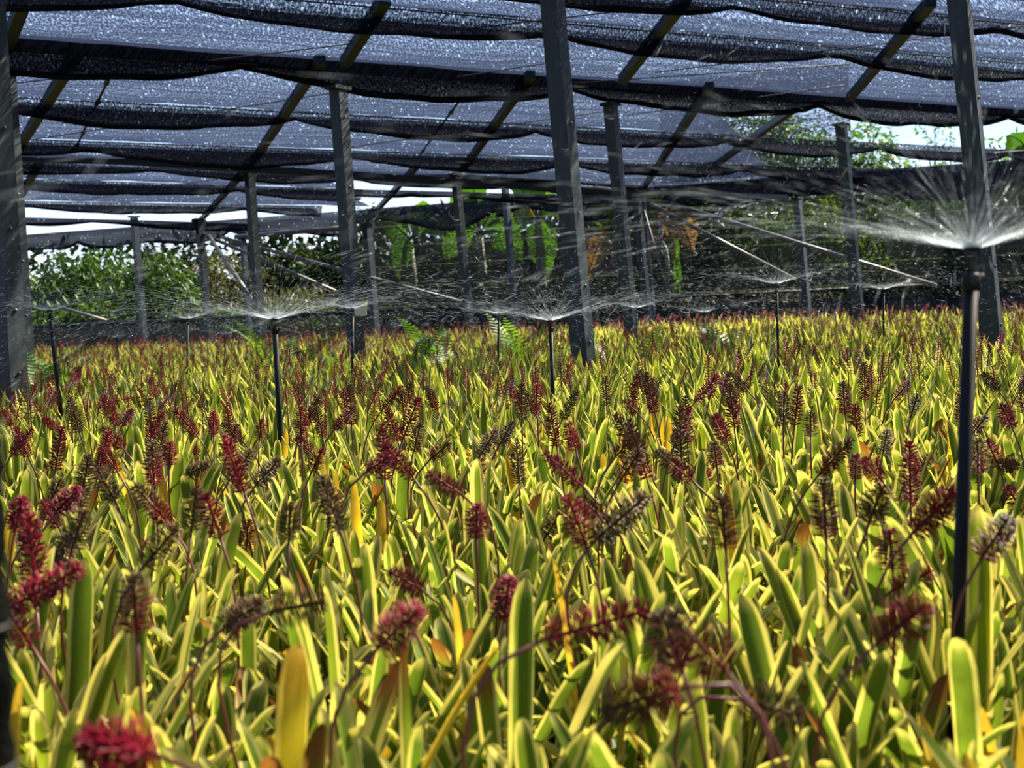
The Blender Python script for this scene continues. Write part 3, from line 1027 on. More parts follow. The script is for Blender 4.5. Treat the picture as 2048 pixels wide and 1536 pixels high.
# unseen rest of the shade house, its roof and sides added to cut skylight
A0, B0 = line_at(0, -330), line_at(0, 2500)
u = (B0 - A0).normalized(); v = Vector((-u.y, u.x, 0)); v = -v if v.y > 0 else v
mid = (A0 + B0) / 2
rr = []
for k in range(61):
    q = 18.0 * k / 60
    rr.append([mid + u * (t * 15) + v * (q - .25) + Vector((0, 0, .02 - .10 * abs(math.sin(q * PI / 1.7)) - .02 * math.sin(t * 9 + q))) for t in np.linspace(-1, 1, 61)])
o = net_strip('ceiling', M_NET, rr)
tag(o, 'unseen black shade net roof, added overhead to cut skylight', 'roof', kind='structure')
for nm, (xa, ya), (xb, yb) in (('wall_left', (-15.5, 26), (-9, -13)), ('wall_right', (14.5, 17), (10, -13)), ('wall_front', (-9, -13), (10, -13))):
    rr = [[Vector((xa + (xb - xa) * t, ya + (yb - ya) * t + .05 * math.sin(t * 40 + k), RZ * k / 6)) for t in np.linspace(0, 1, 50)] for k in range(7)]
    o = net_strip(nm, M_SKIRT, rr)
    tag(o, 'unseen black side net of the shade house, added to cut outside light', 'net wall', kind='structure')

# wires
WIRES = [((20, 168), (735, 84), 'thin wire rising from the edge posts to the roof beam'), ((30, 285), (684, 183), 'thin wire rising to the post with the pale box'),
         ((690, 188), (1150, 118), 'thin wire running up behind the tall middle post'), ((880, 64), (1400, 4), 'thin wire across the sparkling net at the top'),
         ((1310, 145), (2060, 50), 'long thin wire crossing behind the tall post at the right'), ((690, 296), (1215, 222), 'thin wire from the boxed post to the capped post'),
         ((1245, 232), (1690, 170), 'thin wire beyond the capped post'), ((180, 398), (690, 318), 'faint far wire above the braces'),
         ((1150, 166), (1700, 128), 'thin wire just above the long beam'), ((1640, 330), (2060, 300), 'slack wire across the bright gap of sky')]
for (p0, p1, t) in WIRES:
    bar('guy_wire', PZ(*p0, RZ - .05), PZ(*p1, RZ - .05), .0055, M_WIRE, t, 'wire', 'roof wires', 6)

# loose folds of net across the open gap, and the hem along the wall's top
def hem(name, pts, drop, lab, mat=M_HEM, seed=0, per=3.5):
    rng = np.random.default_rng(seed)
    fr = rng.uniform(0, 6.28, 4)
    A = pts[0]
    L = sum((pts[k + 1] - pts[k]).length for k in range(len(pts) - 1))
    n = int(L / .12)
    rows_ = [[] for _ in range(8)]
    roll = []
    for j in range(n + 1):
        t = j / n * (len(pts) - 1)
        k = min(int(t), len(pts) - 2)
        p = pts[k].lerp(pts[k + 1], t - k)
        s = L * j / n
        dr = drop * (.45 + .55 * abs(math.sin(PI * s / per + fr[0])) ** .6) * (1 + .2 * math.sin(s * 2.1 + fr[1]))
        for r_ in range(8):
            q = r_ / 7
            w = .05 * math.sin(s * 2.7 + fr[2] + q * 4) + .03 * math.sin(s * 6.1 + q * 7)
            rows_[r_].append(p - Vector((0, .12 * q + w * q, dr * q)) - A)
        roll.append(p - Vector((0, .12, dr)) - A)
    g = empty(name, A)
    tag(g, lab, 'shade net', 'roof nets of the shade house')
    fo = net_strip('hanging_fold', mat, rows_, g)
    mb = MB(); mb.tube(roll, [.03 + .012 * math.sin(k * .4 + fr[3]) for k in range(len(roll))], 7)
    V = np.concatenate(mb.v)
    link('rolled_hem', np_mesh('rolled_hem', V, np.array([q for q in mb.q if len(q) == 4]), M_ROLL, V[:, :2]), fo)
    return g


def top_pt(x, z):
    p = wall_pt(x).copy(); p.z = z
    return p


hem('shade_net', [top_pt(x, RZ - .05) for x in (-60, 300, 700, 1000)], .46, 'drooping net hem along the top of the far wall, before the trees', seed=3)
hem('shade_net', [top_pt(x, RZ - .02) for x in (1000, 1280, 1600, 2000, 2300)], .52, 'drooping net hem along the far wall behind the braces', seed=4, per=5)
hem('shade_net', [P(690, 378, 21), P(900, 383, 21.5), P(1290, 396, 22.5)], .14, 'loose net strip before the banana leaves and pale sky', seed=5, per=4.5)
hem('shade_net', [P(20, 434, 23), P(270, 440, 23), P(520, 448, 22)], .13, 'thin slack net strip across the pale sky before the lone far post', seed=8, per=5)
hem('shade_net', [P(690, 340, 19.5), P(900, 347, 20), P(1290, 372, 21)], .08, 'thin slack net strip above the banana leaves', seed=6, per=4.5)

# ------------------------------------------------------------------ braces and rails
BR = [((405, 468, 22), (706, 598, 20.5), .032, 'lower of two long pale braces from the far flared post'), ((440, 474, 22), (933, 607, 19.5), .032, 'upper long pale brace ending at the bracket post'),
      ((418, 472, 22), (514, 616, 17.6), .035, 'dark brace falling steeply toward the bracket post'), ((1300, 408, 20), (1594, 562, 20), .036, 'lower long brace ending at the post before green trees'),
      ((1345, 408, 20), (1872, 572, 17), .036, 'upper long brace sloping down past two posts'), ((1288, 420, 20), (1340, 602, 19.5), .018, 'thin steep brace beside the paired posts'),
      ((118, 614, 24), (218, 643, 24), .035, 'short pale pipe sloping down by the farthest-left sprinkler'), ((1395, 338, 20), (1570, 240, 20), .03, 'dark strut slanting up to the open net edge')]
for (p0, p1, r, t) in BR:
    bar('brace', P(*p0), P(*p1), r, M_PIPE, t, 'brace', 'diagonal braces')


def rail(z0, x0, x1, r, lab, mat):
    a, b = wall_pt(x0).copy(), wall_pt(x1).copy()
    a.z = b.z = z0
    bar('wall_rail', a, b, r, mat, lab, 'rail', 'rails of the net wall')


rail(.80, -80, 2200, .035, 'low dark rail along the foot of the far wall', M_DARK)
a, b = P(470, 474, 25), P(735, 452, 24.4)
bar('wall_rail', a, b, .05, M_PIPE, 'pale-lit top rail of the far wall between two posts', 'rail', 'rails of the net wall')
mb = MB()
A, B = P(560, 656, 24.5), P(700, 660, 24)
pts = [A.lerp(B, t / 12) - Vector((0, 0, .12 * math.sin(PI * t / 12))) - A for t in range(13)]
mb.tube(pts, .012, 6); o = mb.build('slack_cord', M_PIPE, None, True); o.location = A
tag(o, 'slack pale cord hanging between posts before the hedge', 'cord')

# ------------------------------------------------------------------ net walls
def wall_net(name, x0, x1, z0, z1, mat, lab, n=60, off=0.0):
    rows_ = [[] for _ in range(9)]
    for j in range(n + 1):
        p = wall_pt(x0 + (x1 - x0) * j / n)
        for k in range(9):
            z = z0 + (z1 - z0) * k / 8
            q = p.copy(); q.z = z; q.y += off + .06 * math.sin(j * .9 + k * .5) * math.sin(PI * k / 8)
            rows_[k].append(q)
    o = net_strip(name, mat, rows_)
    tag(o, lab, 'net wall', kind='structure')
    return o


wall_net('wall_back_gable', 1330, 1700, RZ, RZ + 1.9, M_WALL, 'see-through net rising above the far wall by the sky gap', off=-.3)
wall_net('wall_back', 745, 2500, 0, RZ - .04, M_WALL, 'dark see-through net wall closing the far side of the shade house')
wall_net('wall_back_skirt', -200, 745, 0, .82, M_SKIRT, 'low dark net skirt along the far side below the trees')
wall_net('wall_back_base', 745, 2500, 0, .62, M_SKIRT, 'dark net skirt at the foot of the net wall', off=-.15)

# ------------------------------------------------------------------ sprinklers and their water
def droplets(name, head, n, reach, rng, rad, lab, spread=(5, 22), up=.22, fine=1.0, flat=True):
    """threads and drops of water thrown from a sprinkler head: each a slim spindle on a ballistic path"""
    Vs, Ts = [], []
    tri = np.array([[0, 1, 2], [0, 2, 3], [0, 3, 4], [0, 4, 1], [5, 2, 1], [5, 3, 2], [5, 4, 3], [5, 1, 4]])
    off = 0
    for k in range(n):
        az = rng.uniform(0, 2 * PI)
        if rng.random() < up: el = math.radians(rng.uniform(spread[1], 68)); sp = rng.uniform(.25, .7)
        else: el = math.radians(rng.normal(17, 2.2)); sp = rng.uniform(.6, 1.1)
        v0 = math.sqrt(9.8 * reach) * sp
        vel = np.array([math.cos(az) * math.cos(el), math.sin(az) * math.cos(el), math.sin(el)]) * v0
        T = 2 * v0 * math.sin(el) / 9.8 + .08
        t = T * rng.uniform(0, 1) ** 2.5
        s0 = np.array(head)
        p = s0 + vel * t + np.array([0, 0, -4.9]) * t * t
        if p[2] < .42: continue
        w = vel + np.array([0, 0, -9.8]) * t
        d = w / np.linalg.norm(w)
        ln = rng.uniform(.008, .05) * (1.5 if t < .08 else 1.0)
        a = np.cross(d, [0, 0, 1.0]); a /= np.linalg.norm(a) + 1e-9; b = np.cross(d, a)
        r = rad * rng.uniform(.4, 1.2) * fine * (.5 + min(1.0, t * 3))
        m = p + d * ln * .5
        Vs.append(np.array([p, m + a * r, m + b * r, m - a * r, m - b * r, p + d * ln]) - s0)
        Ts.append(tri + off); off += 6
    me = np_mesh(name, np.concatenate(Vs), np.concatenate(Ts), M_WATER, smooth=True)
    o = link(name, me, None, Vector(head))
    tag(o, lab, 'water', kind='stuff')
    return o


def sprinkler(hx, hy, bx, by, d, r, lab, nd_, reach, slab, seed):
    head = P(hx, hy, d)
    y0 = yh(bx) + CAM_Z * F / d
    fx = bx + (hx - bx) * (y0 - by) / (hy - by)
    foot = P(fx, y0, d); foot.z = 0
    g = empty('sprinkler', foot)
    tag(g, lab, 'sprinkler', 'sprinklers standing in the bed')
    h = head - foot
    ax = h.normalized()
    top = h.length
    mb = MB(); mb.tube([Vector((0, 0, -.02)), ax * (top - 0.0338)], r, 12); mb.build('riser', M_BLACK, g, True)
    mb = MB(); mb.tube([ax * (top - 0.0450), ax * (top - 0.0428), ax * (top - 0.0270), ax * (top - 0.0248)], [r * 1.02, r * 1.32, r * 1.32, r * .8], 12)
    mb.build('coupling', M_BLACK, g, True)
    X = Vector((1, 0, 0))
    mb = MB(); mb.tube([ax * (top - 0.0383) + X * r * .6, ax * (top - 0.0270) + X * r * 1.7], [r * .55, r * .4], 8); mb.build('side_nipple', M_BLACK, g, True)
    mb = MB(); mb.tube([ax * (top - 0.0252), ax * (top - 0.0158), ax * (top - 0.0081)], [r * .7, r * .45, r * .62], 10); mb.build('nozzle', M_BLACK, g, True)
    for sg in (-1, 1):
        mb = MB(); mb.tube([ax * (top - 0.0180) + X * sg * r * .8, ax * (top - 0.0090) + X * sg * r * 1.05, ax * (top + 0.0036) + X * sg * r * .95], r * .20, 6)
        mb.build('bridge_arm', M_BLACK, g, True)
    mb = MB(); mb.tube([ax * (top - 0.0018), ax * (top + 0.0018), ax * (top + 0.0072), ax * (top + 0.0081)], [r * .5, r * 1.15, r * 1.2, r * .9], 12)
    mb.build('spinner_cap', M_BLACK, g, True)
    rng = np.random.default_rng(seed)
    droplets('water_spray', head, nd_, reach, rng, (.00018 + .000055 * d), slab)


sprinkler(1945, 500, 1921, 1130, 1.32, .0078, 'nearest sprinkler, a blurred black riser beside the tall post', 3600, 2.2, 'spray thrown both ways by the nearest sprinkler', 11)
sprinkler(549, 640, 558, 815, 4.0, .0095, 'black sprinkler with a square head and two strong arms of spray', 5200, 2.6, 'spray fan above the square-headed two-arm sprinkler', 12)
sprinkler(1101, 642, 1105, 760, 4.9, .0085, 'black sprinkler just left of the tall middle post', 3600, 2.8, 'spray fan of the sprinkler by the tall middle post', 13)
sprinkler(1553, 568, 1556, 690, 6.6, .0075, 'tall slim sprinkler under the lower long brace', 2600, 2.8, 'spray fan under the lower long brace', 14)
sprinkler(99, 622, 111, 730, 5.8, .0105, 'stout sprinkler standing beside the edge posts', 2600, 2.4, 'spray fan beside the edge posts', 15)
sprinkler(705, 618, 705, 695, 7.6, .0095, 'sprinkler standing before the post with the pale box', 2600, 2.8, 'spray fan before the post with the pale box', 16)
sprinkler(998, 628, 997, 685, 8.0, .0085, 'sprinkler behind and left of the middle one, in haze', 2200, 2.8, 'spray fan of the hazy sprinkler behind the middle', 17)
sprinkler(376, 638, 375, 685, 9.5, .009, 'small far sprinkler between the two far flared posts', 1800, 2.8, 'spray fan of the small far sprinkler', 18)
sprinkler(234, 675, 235, 695, 12.0, .009, 'tiny far sprinkler low by the lone far post', 900, 2.6, 'faint low spray by the lone far post', 19)
sprinkler(450, 669, 450, 692, 12.5, .009, 'tiny far sprinkler between bracket posts', 900, 2.6, 'faint low spray between bracket posts', 20)
sprinkler(1409, 625, 1408, 670, 11.0, .009, 'far sprinkler between the paired posts and the braces end', 1500, 2.8, 'faint spray fan under the dry banana leaf', 21)
sprinkler(1767, 579, 1767, 660, 8.6, .008, 'slim sprinkler between the sky-gap post and the nearest one', 1800, 2.6, 'faint spray by the slim sprinkler near the right wall', 22)
sprinkler(1273, 616, 1274, 665, 10.5, .008, 'sprinkler half hidden behind the capped post', 1700, 3.0, 'spray fan beside the capped post', 23)

# drizzle falling through the whole house
rng = np.random.default_rng(77)
Vs, Ts = [], []
tri = np.array([[0, 1, 2], [0, 2, 3], [0, 3, 4], [0, 4, 1], [5, 2, 1], [5, 3, 2], [5, 4, 3], [5, 1, 4]])
for k in range(4000):
    yy = rng.uniform(4.5, 14)
    p = np.array([rng.uniform(-.48, .48) * yy, yy, .5 + abs(rng.normal(0, .55))])
    d = np.array([rng.normal(0, 1), rng.normal(0, .4), rng.normal(-.25, .55)]); d /= np.linalg.norm(d)
    a = np.cross(d, [0, .3, 1.0]); a /= np.linalg.norm(a); b = np.cross(d, a)
    ln = rng.uniform(.004, .012) * yy ** .6; r = .00008 * yy * rng.uniform(.4, 1.1)
    m = p + d * ln * .5
    Vs.append(np.array([p, m + a * r, m + b * r, m - a * r, m - b * r, p + d * ln])); Ts.append(tri + 6 * k)
o = link('drizzle', np_mesh('drizzle', np.concatenate(Vs), np.concatenate(Ts), M_WATER))
tag(o, 'fine crossing threads of drizzle drifting among the posts', 'water', kind='stuff')

# ------------------------------------------------------------------ dark net-wrapped post at the very edge
g = empty('net_bundle', (P(-26, 1400, .62).x, .62, 0))
tag(g, 'black netting bundle standing at the lower left edge, out of focus', 'netting bundle')
o0 = Vector(g.location)
pts, rad = [], []
for k in range(26):
    t = k / 25
    px = -22 - 42 * t; py = 1700 - 1000 * t
    pts.append(P(px, py, .62) - o0); rad.append(.0145 + .0012 * math.sin(k * 1.7) + .0008 * math.sin(k * 3.1))
mb = MB(); mb.tube(pts, rad, 18); mb.build('rolled_netting', plain('matted_netting', (.004, .005, .004), .9, 0, .9, 180, .05, 1.0), g, True)
for k in (4, 11, 18):
    mb = MB(); mb.tube([pts[k], pts[k] + (pts[k + 1] - pts[k]) * .3], rad[k] + .0015, 18); mb.build('tie_band', M_BLACK, g, True)

# ------------------------------------------------------------------ background planting
M_MANGO = tree_leaf_material('mango_leaf', (.012, .040, .008), (.055, .11, .012), .28, .10)
M_OLIVE = tree_leaf_material('olive_leaf', (.022, .030, .006), (.11, .105, .02), .24, .08)
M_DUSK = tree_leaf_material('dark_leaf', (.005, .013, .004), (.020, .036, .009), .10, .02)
M_GREY = tree_leaf_material('dry_twig', (.012, .008, .007), (.045, .030, .024), .10, .03)
M_LIME = tree_leaf_material('lime_leaf', (.03, .075, .008), (.12, .20, .018), .4, .1)
M_PALE = tree_leaf_material('tall_tree_leaf', (.03, .08, .035), (.10, .20, .07), .5, .4)
M_BARK = plain('bark', (.07, .055, .045), .9, 0, .4, 12)
M_BANANA = tree_leaf_material('banana_leaf', (.022, .08, .008), (.075, .19, .016), .45, .15)
M_DRYB = tree_leaf_material('dry_banana_leaf', (.20, .11, .035), (.42, .24, .08), .4, .3)
M_PSTEM = plain('banana_stem', (.09, .10, .04), .7, 0, .5, 9)


def leaf_cloud(rng, centers, radii, n, ll, lw, droop=.5):
    """folded pointed leaves scattered through a set of blobs"""
    ci = rng.choice(len(centers), n, p=np.array([r ** 2 for r in radii]) / sum(r ** 2 for r in radii))
    d = rng.normal(size=(n, 3)); d /= np.linalg.norm(d, axis=1)[:, None]
    c = np.array(centers)[ci] + d * (np.array(radii)[ci] * rng.uniform(.45, 1.0, n) ** .5)[:, None] * np.array([1, 1, .85])
    ax = d * .6 + rng.normal(size=(n, 3)) * .5; ax[:, 2] -= droop; ax /= np.linalg.norm(ax, axis=1)[:, None]
    sd = np.cross(ax, rng.normal(size=(n, 3))); sd /= np.linalg.norm(sd, axis=1)[:, None]
    nm = np.cross(ax, sd)
    L = (ll * rng.uniform(.7, 1.3, n))[:, None]; Wd = (lw * rng.uniform(.8, 1.2, n))[:, None]
    p0, p3 = c, c + ax * L
    mid = c + ax * L * .45 - nm * Wd * .25
    a, b = mid + sd * Wd * .5 + nm * Wd * .4, mid - sd * Wd * .5 + nm * Wd * .4
    V = np.stack([p0, a, p3, b], 1).reshape(-1, 3)
    i = np.arange(n)[:, None] * 4
    T = np.concatenate([i + np.array([[0, 1, 2]]), i + np.array([[0, 2, 3]])])
    tn = np.repeat(np.stack([rng.random(n) ** 1.3, np.zeros(n), np.zeros(n)], -1), 4, axis=0)
    return V, T, tn


def tree(px, py, d, wid, mat, label, n, seed, ll=.17, lw=.05, blobs=9, name='tree', base=0.0, trunk=True, cat='tree', droop=.5, group='trees behind the shade house'):
    """tree whose crown tops out at pixel (px,py); d its distance, wid the crown's width in metres"""
    rng = np.random.default_rng(seed)
    top = P(px, py, d)
    Ht = max(top.z, .5)
    g = empty(name, (top.x, top.y, 0))
    tag(g, label, cat, group)
    cs, rs = [], []
    for k in range(blobs):
        r = wid * rng.uniform(.20, .32)
        z = base + r * .7 + (Ht - base - r * 1.6) * ((k + .6) / blobs) if k else Ht - r * .9
        rr = wid * .5 - r * .6
        an = rng.uniform(0, 6.28); q = math.sqrt(rng.random()) * rr * (1.0 if z < Ht * .75 else .6)
        cs.append((q * math.cos(an), q * math.sin(an), z)); rs.append(r)
    V, T, tn = leaf_cloud(rng, cs, rs, n, ll, lw, droop)
    V[:, 2] = np.maximum(V[:, 2], .02)
    link('foliage', np_mesh('foliage', V, T, mat, None, tn, smooth=False), g)
    if trunk:
        mb = MB()
        mb.tube([(0, 0, 0), (.05, 0, Ht * .3), (-.03, .04, Ht * .6), (.02, 0, Ht * .92)], [.10 + wid * .012, .08 + wid * .01, .05, .015], 9)
        mb.build('trunk', M_BARK, g, True)
        for k in range(4):
            c = Vector(cs[rng.integers(len(cs))])
            mb = MB(); z0 = Ht * rng.uniform(.3, .6)
            mb.tube([(0, 0, z0), tuple(c * .5 + Vector((0, 0, z0 * .5 + .1))), tuple(c)], [.04, .028, .010], 6)
            mb.build('branch', M_BARK, g, True)
    return g


T1 = [
 (85, 505, 32, 3.0, M_MANGO, 'broad green leafy tree behind the edge posts', 2600), (180, 492, 33, 3.4, M_MANGO, 'green drooping-leaved tree left of the lone far post', 3200),
 (285, 498, 31, 3.2, M_MANGO, 'yellow-green leafy tree behind the lone far post', 3200), (345, 492, 37, 2.6, M_GREY, 'bare brownish twiggy tree between leafy ones', 2200),
 (240, 590, 30.5, 2.6, M_LIME, 'low bright bush in front of the green trees', 1500), (440, 500, 33, 2.8, M_OLIVE, 'olive-yellow tree behind the far flared post', 2600),
 (390, 560, 31.5, 2.6, M_OLIVE, 'low olive bush behind the far sprinkler', 1800), (530, 496, 34, 3.2, M_OLIVE, 'yellowish tree between the bracket post and the braces', 2800),
 (610, 470, 35, 3.4, M_DUSK, 'dark tree behind the two long braces', 2800), (600, 570, 30.5, 2.6, M_OLIVE, 'dry yellow-flowered bush under the long braces', 1700),
 (690, 500, 33, 3.0, M_DUSK, 'dark tree beside the boxed post', 2400), (725, 405, 42, 2.4, M_MANGO, 'small treetop showing in the pale gap of sky', 1200),
 (645, 635, 29.5, 1.4, M_LIME, 'small lime-green bush low before the hedge', 700), (790, 500, 32, 3.0, M_OLIVE, 'olive tree dim behind the net wall', 2600),
 (140, 600, 30.5, 2.6, M_MANGO, 'low leafy bush behind the stout sprinkler', 1600), (490, 610, 29.5, 2.2, M_MANGO, 'low leafy bush beyond the bracket post', 1400),
 (850, 470, 32, 3.6, M_DUSK, 'dark tree behind the net wall left of the bananas', 3000), (1000, 455, 34, 3.8, M_DUSK, 'dark tree behind the banana clump', 3000),
 (1150, 430, 33, 3.8, M_DUSK, 'dark tree behind the tall middle post', 3000), (1240, 440, 31, 3.4, M_GREY, 'brown withered thicket behind the capped post', 2600),
 (1100, 560, 28, 3.0, M_GREY, 'dry brown scrub behind the middle sprinkler', 1800), (1420, 430, 31, 3.6, M_DUSK, 'dark tree behind the dry banana leaf', 2800),
 (1450, 590, 27, 3.2, M_GREY, 'dry brown scrub under the long braces', 2000), (1540, 398, 30, 2.8, M_LIME, 'bright green tree left of the brace-crossed post', 2600),
 (1660, 392, 30, 3.0, M_LIME, 'bright green tree right of the brace-crossed post', 2600), (1610, 590, 26.5, 2.2, M_OLIVE, 'low green bush at the brace-crossed post foot', 1500),
 (1790, 385, 31, 3.6, M_MANGO, 'dark green tree behind the slim sprinkler', 3000), (1900, 372, 30, 3.4, M_MANGO, 'dark green tree behind the nearest sprinkler', 3000),
 (2010, 360, 29, 3.4, M_DUSK, 'dark tree at the right edge behind the net wall', 2800), (1750, 560, 27, 3.0, M_DUSK, 'dark low thicket below the upper brace', 2200),
 (1950, 560, 27, 3.4, M_DUSK, 'dark low thicket behind the tall right post', 2200), (930, 590, 28, 3.0, M_DUSK, 'dark low scrub behind the bracket post near the middle', 2000),
 (780, 590, 28, 2.4, M_OLIVE, 'dim olive scrub behind the wide-capped far post', 1500), (1300, 560, 28, 3.0, M_DUSK, 'dark scrub behind the paired posts', 2000)]
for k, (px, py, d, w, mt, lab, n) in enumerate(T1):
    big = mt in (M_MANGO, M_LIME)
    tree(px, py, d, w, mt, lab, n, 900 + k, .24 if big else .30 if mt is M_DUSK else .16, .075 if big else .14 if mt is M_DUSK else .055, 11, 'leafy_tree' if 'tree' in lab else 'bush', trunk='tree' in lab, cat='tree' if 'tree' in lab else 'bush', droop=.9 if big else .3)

rng = np.random.default_rng(4242)
cs = []
for k in range(46):
    px_ = -250 + 2600 * (k % 23) / 22
    q = P(px_, 600, 40 if px_ < 900 else 36)
    hz = (2.2 if k >= 23 else .9) * (1.0 if px_ < 760 else 1.25)
    cs.append((q.x + rng.uniform(-.6, .6), q.y + rng.uniform(-1, 1), hz))
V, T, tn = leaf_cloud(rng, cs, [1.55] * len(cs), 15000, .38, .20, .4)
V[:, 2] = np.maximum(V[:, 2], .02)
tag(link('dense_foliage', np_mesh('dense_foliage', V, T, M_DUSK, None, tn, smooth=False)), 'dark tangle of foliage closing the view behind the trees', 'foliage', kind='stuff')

tall = [(1500, 175, 52, 5.5, M_PALE, 'tall fine-leaved tree seen through the net edge', 3200, .9), (1590, 215, 50, 4.6, M_PALE, 'tall tree between the net edge and the sky-gap post', 2600, 1.2),
        (1745, 235, 46, 4.2, M_PALE, 'pale green leafy tree filling the gap beside the post', 2600, 1.2), (1868, 225, 58, 2.6, M_PALE, 'thin sparse tree standing alone against the white sky', 420, 2.0),
        (2010, 265, 44, 4.0, M_PALE, 'pale green tree right of the tall right post', 2200, 1.5), (1640, 300, 46, 4.5, M_DUSK, 'dim tree below the tall ones behind the open net', 2400, 1.0)]
for k, (px, py, d, w, mt, lab, n, bs) in enumerate(tall):
    tree(px, py, d, w, mt, lab, n, 950 + k, .30, .11, 12, 'tall_tree', base=bs, droop=.4)


def banana(px, py, d, leaves, label, seed, stem_h=None):
    """banana plant: leaves given as (tip px, tip py, width m, dry?) from a crown at pixel (px,py)"""
    rng = np.random.default_rng(seed)
    cr = P(px, py, d)
    g = empty('banana_plant', (cr.x, cr.y, 0))
    tag(g, label, 'banana plant', 'banana plants behind the net wall')
    c = Vector((0, 0, cr.z))
    mb = MB(); mb.tube([(0, 0, 0), (.03, 0, cr.z * .5), tuple(c)], [.14, .12, .07], 12); mb.build('pseudostem', M_PSTEM, g, True)
    for (tx, ty, w, dry) in leaves:
        tip = P(tx, ty, d + rng.uniform(-.8, .4)) - Vector((cr.x, cr.y, 0))
        L = (tip - c).length
        rise = Vector((0, 0, L * (.30 if tip.z < c.z + .3 else .12)))
        n, nx = 18, 6
        V, UV = [], []
        ctr = [c.lerp(tip, t) + rise * (4 * t * (1 - t)) for t in np.linspace(0, 1, n + 1)]
        roll = rng.uniform(-.7, .7)
        for i, t in enumerate(np.linspace(0, 1, n + 1)):
            tg = (ctr[min(i + 1, n)] - ctr[max(i - 1, 0)]).normalized()
            sd = tg.cross(Vector((.25, 1, .2)))
            if sd.length < .1: sd = Vector((1, 0, 0))
            sd.normalize(); nm = sd.cross(tg)
            sd2 = sd * math.cos(roll) + nm * math.sin(roll)
            nm2 = tg.cross(sd2)
            wv = w * .5 * (math.sin(min(1, max(0, (t - .12) / .30)) * PI / 2) * (1 - max(0, (t - .62) / .38) ** 2.2) + .03)
            for x in np.linspace(-1, 1, nx + 1):
                jag = (1 - .22 * rng.random() * (abs(x) > .6))
                V.append(tuple(ctr[i] + sd2 * wv * x * jag + nm2 * (abs(x) * wv * .35)))
        V = np.array(V)
        i_ = np.arange(n)[:, None] * (nx + 1) + np.arange(nx)[None, :]
        Q = np.stack([i_, i_ + 1, i_ + nx + 2, i_ + nx + 1], -1).reshape(-1, 4)
        tn = np.tile([rng.random(), 0, 0], (len(V), 1))
        ob = link('leaf_blade', np_mesh('leaf_blade', V, Q, M_DRYB if dry else M_BANANA, None, tn), g)
        if dry: ob['label'] = 'dry brown hanging leaf'
        mb = MB(); mb.tube(ctr, [.022 * (1 - .8 * k / n) for k in range(n + 1)], 6); mb.build('midrib', M_PSTEM if dry else M_LIME, ob, True)
    return g


banana(1075, 440, 28, [(1020, 352, .6, 0), (1110, 345, .6, 0), (1065, 340, .55, 0), (1150, 395, .6, 0), (1040, 395, .6, 1), (1095, 560, .75, 0), (1010, 500, .7, 0)], 'banana plant whose leaves glow green in the pale gap', 31)
banana(960, 470, 29, [(940, 342, .75, 0), (900, 395, .6, 0), (1010, 395, .6, 0), (1045, 520, .8, 0), (890, 520, .7, 0), (965, 350, .4, 0)], 'banana plant left of the thin far post', 32)
banana(1330, 430, 27, [(1310, 520, .5, 1), (1385, 500, .8, 1), (1420, 420, .6, 0), (1270, 400, .6, 0), (1360, 610, .6, 0), (1345, 560, .4, 1)], 'banana plant with a curled orange dry leaf by the braces', 33)
banana(2075, 330, 24, [(2012, 272, .55, 0), (2040, 330, .7, 0), (2100, 250, .6, 0), (2030, 345, .5, 0)], 'banana plant at the far right edge below the roof', 34)
banana(1230, 470, 28.5, [(1180, 400, .6, 0), (1260, 390, .6, 0), (1175, 560, .6, 1), (1260, 560, .5, 1)], 'banana plant half hidden behind the capped post', 35)
banana(820, 480, 30, [(760, 440, .7, 0), (870, 425, .8, 0), (800, 560, .6, 0), (900, 470, .6, 0)], 'broad-leaved banana dim behind the wide-capped post', 36)
# pale hanging dry strips by the dry leaf
for k, (x0, y0, x1, y1, lab) in enumerate([(1316, 442, 1342, 548, 'long pale dry leaf strip hanging by the paired posts'), (1368, 448, 1392, 510, 'short pale dry strip below the orange leaf')]):
    mb = MB()
    A, B = P(x0, y0, 26.6), P(x1, y1, 26.6)
    pts = [A.lerp(B, t / 10) + Vector((.03 * math.sin(t * 1.3), 0, 0)) - A for t in range(11)]
    mb.tube(pts, [.02 + .015 * (t % 3) for t in range(11)], 6)
    o = mb.build('leaf_strip', plain('pale_strip', (.5, .5, .44), .7), None, True); o.location = A
    tag(o, lab, 'dry leaf', 'dry strips by the banana')
# dry weed stalks
for k, (x0, y0, x1, y1, d, lab) in enumerate([(893, 680, 886, 590, 11, 'dry weed stalk standing left of the bracket post'), (1104, 660, 1112, 560, 12, 'brown dry weed stalk behind the middle sprinkler')]):
    A, B = P(x0, y0, d), P(x1, y1, d)
    A.z = 0.0
    g = empty('weed_stalk', A); tag(g, lab, 'weed')
    mb = MB(); mb.tube([Vector((0, 0, 0)), (B - A) * .6 + Vector((.015, 0, 0)), B - A], [.006, .005, .002], 6); mb.build('stem', M_GREY, g, True)
    for j in range(7):
        t = .55 + .06 * j
        q = (B - A) * t
        mb = MB(); mb.tube([q, q + Vector((.05 * (-1) ** j, 0, .05))], [.003, .006], 5); mb.build('twig', M_GREY, g, True)

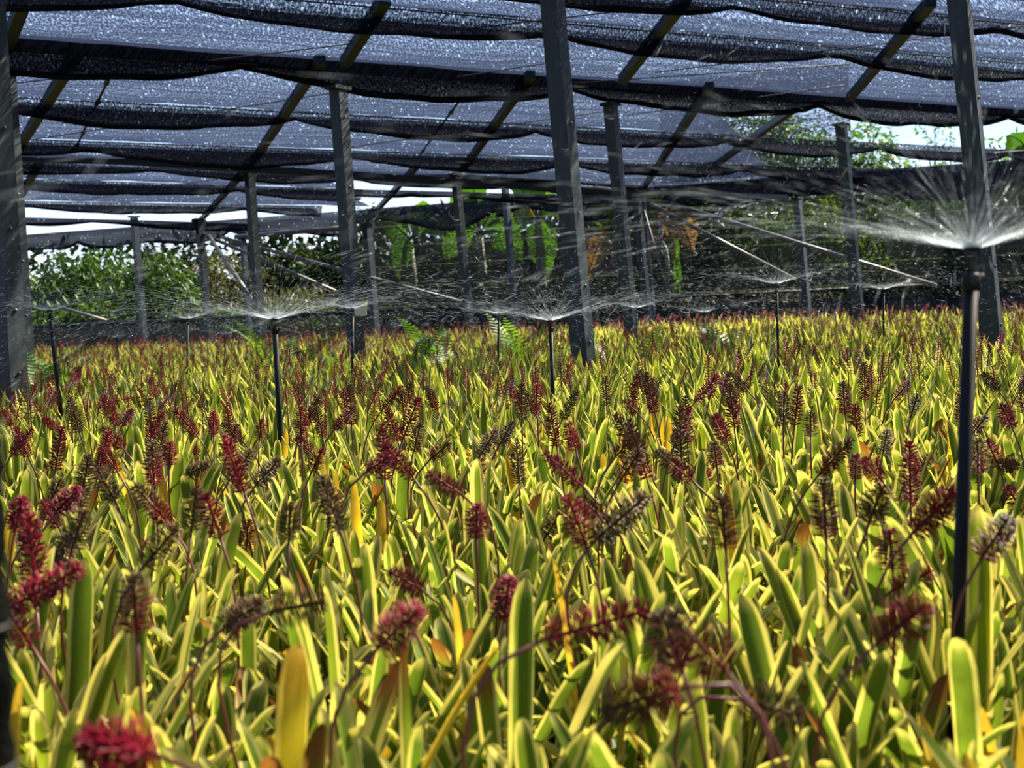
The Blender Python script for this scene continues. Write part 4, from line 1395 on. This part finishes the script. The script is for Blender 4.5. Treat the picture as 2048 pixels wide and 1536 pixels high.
# ------------------------------------------------------------------ light and sky
w = bpy.data.worlds.new('sky'); S.world = w
w.use_nodes = True
nt = w.node_tree; nt.nodes.clear()
out = nt.nodes.new('ShaderNodeOutputWorld')
bg = nt.nodes.new('ShaderNodeBackground')
tc = nt.nodes.new('ShaderNodeTexCoord')
sp = nt.nodes.new('ShaderNodeSeparateXYZ'); nt.links.new(tc.outputs['Generated'], sp.inputs[0])
cr = nt.nodes.new('ShaderNodeValToRGB'); nt.links.new(sp.outputs[2], cr.inputs[0])
cr.color_ramp.elements[0].position = 0.0; cr.color_ramp.elements[0].color = (.90, 1.0, 1.0, 1)
cr.color_ramp.elements[1].position = .45; cr.color_ramp.elements[1].color = (.22, .36, .70, 1)
e = cr.color_ramp.elements.new(.12); e.color = (.52, .70, 1.0, 1)
nt.links.new(cr.outputs[0], bg.inputs[0]); bg.inputs[1].default_value = 1.7
nt.links.new(bg.outputs[0], out.inputs[0])

L = bpy.data.lights.new('sun', 'SUN'); L.energy = 23.0; L.angle = math.radians(.6); L.color = (1.0, .90, .72)
so = bpy.data.objects.new('sun', L); COL.objects.link(so)
sd = Vector((.60, .47, .75)).normalized()
so.rotation_euler = sd.to_track_quat('Z', 'Y').to_euler()
so.location = sd * 40

cam = bpy.data.cameras.new('camera'); co = bpy.data.objects.new('camera', cam); COL.objects.link(co)
co.matrix_world = Matrix.Translation(CAM_P) @ CAM_R.to_4x4()
cam.sensor_width = 36.0; cam.lens = F / W * 36.0
cam.clip_start = .02; cam.clip_end = 500
cam.dof.use_dof = True; cam.dof.focus_distance = 3.6; cam.dof.aperture_fstop = 6.8
S.camera = co

S.view_settings.view_transform = 'Standard'
S.view_settings.look = 'None'
S.view_settings.exposure = 0.0
S.view_settings.gamma = 1.0
S.view_settings.use_curve_mapping = False
c = S.cycles
c.max_bounces = 5; c.diffuse_bounces = 3; c.glossy_bounces = 2; c.transmission_bounces = 4; c.transparent_max_bounces = 16; c.volume_bounces = 0
c.caustics_reflective = False; c.caustics_refractive = False
c.sample_clamp_indirect = 6.0
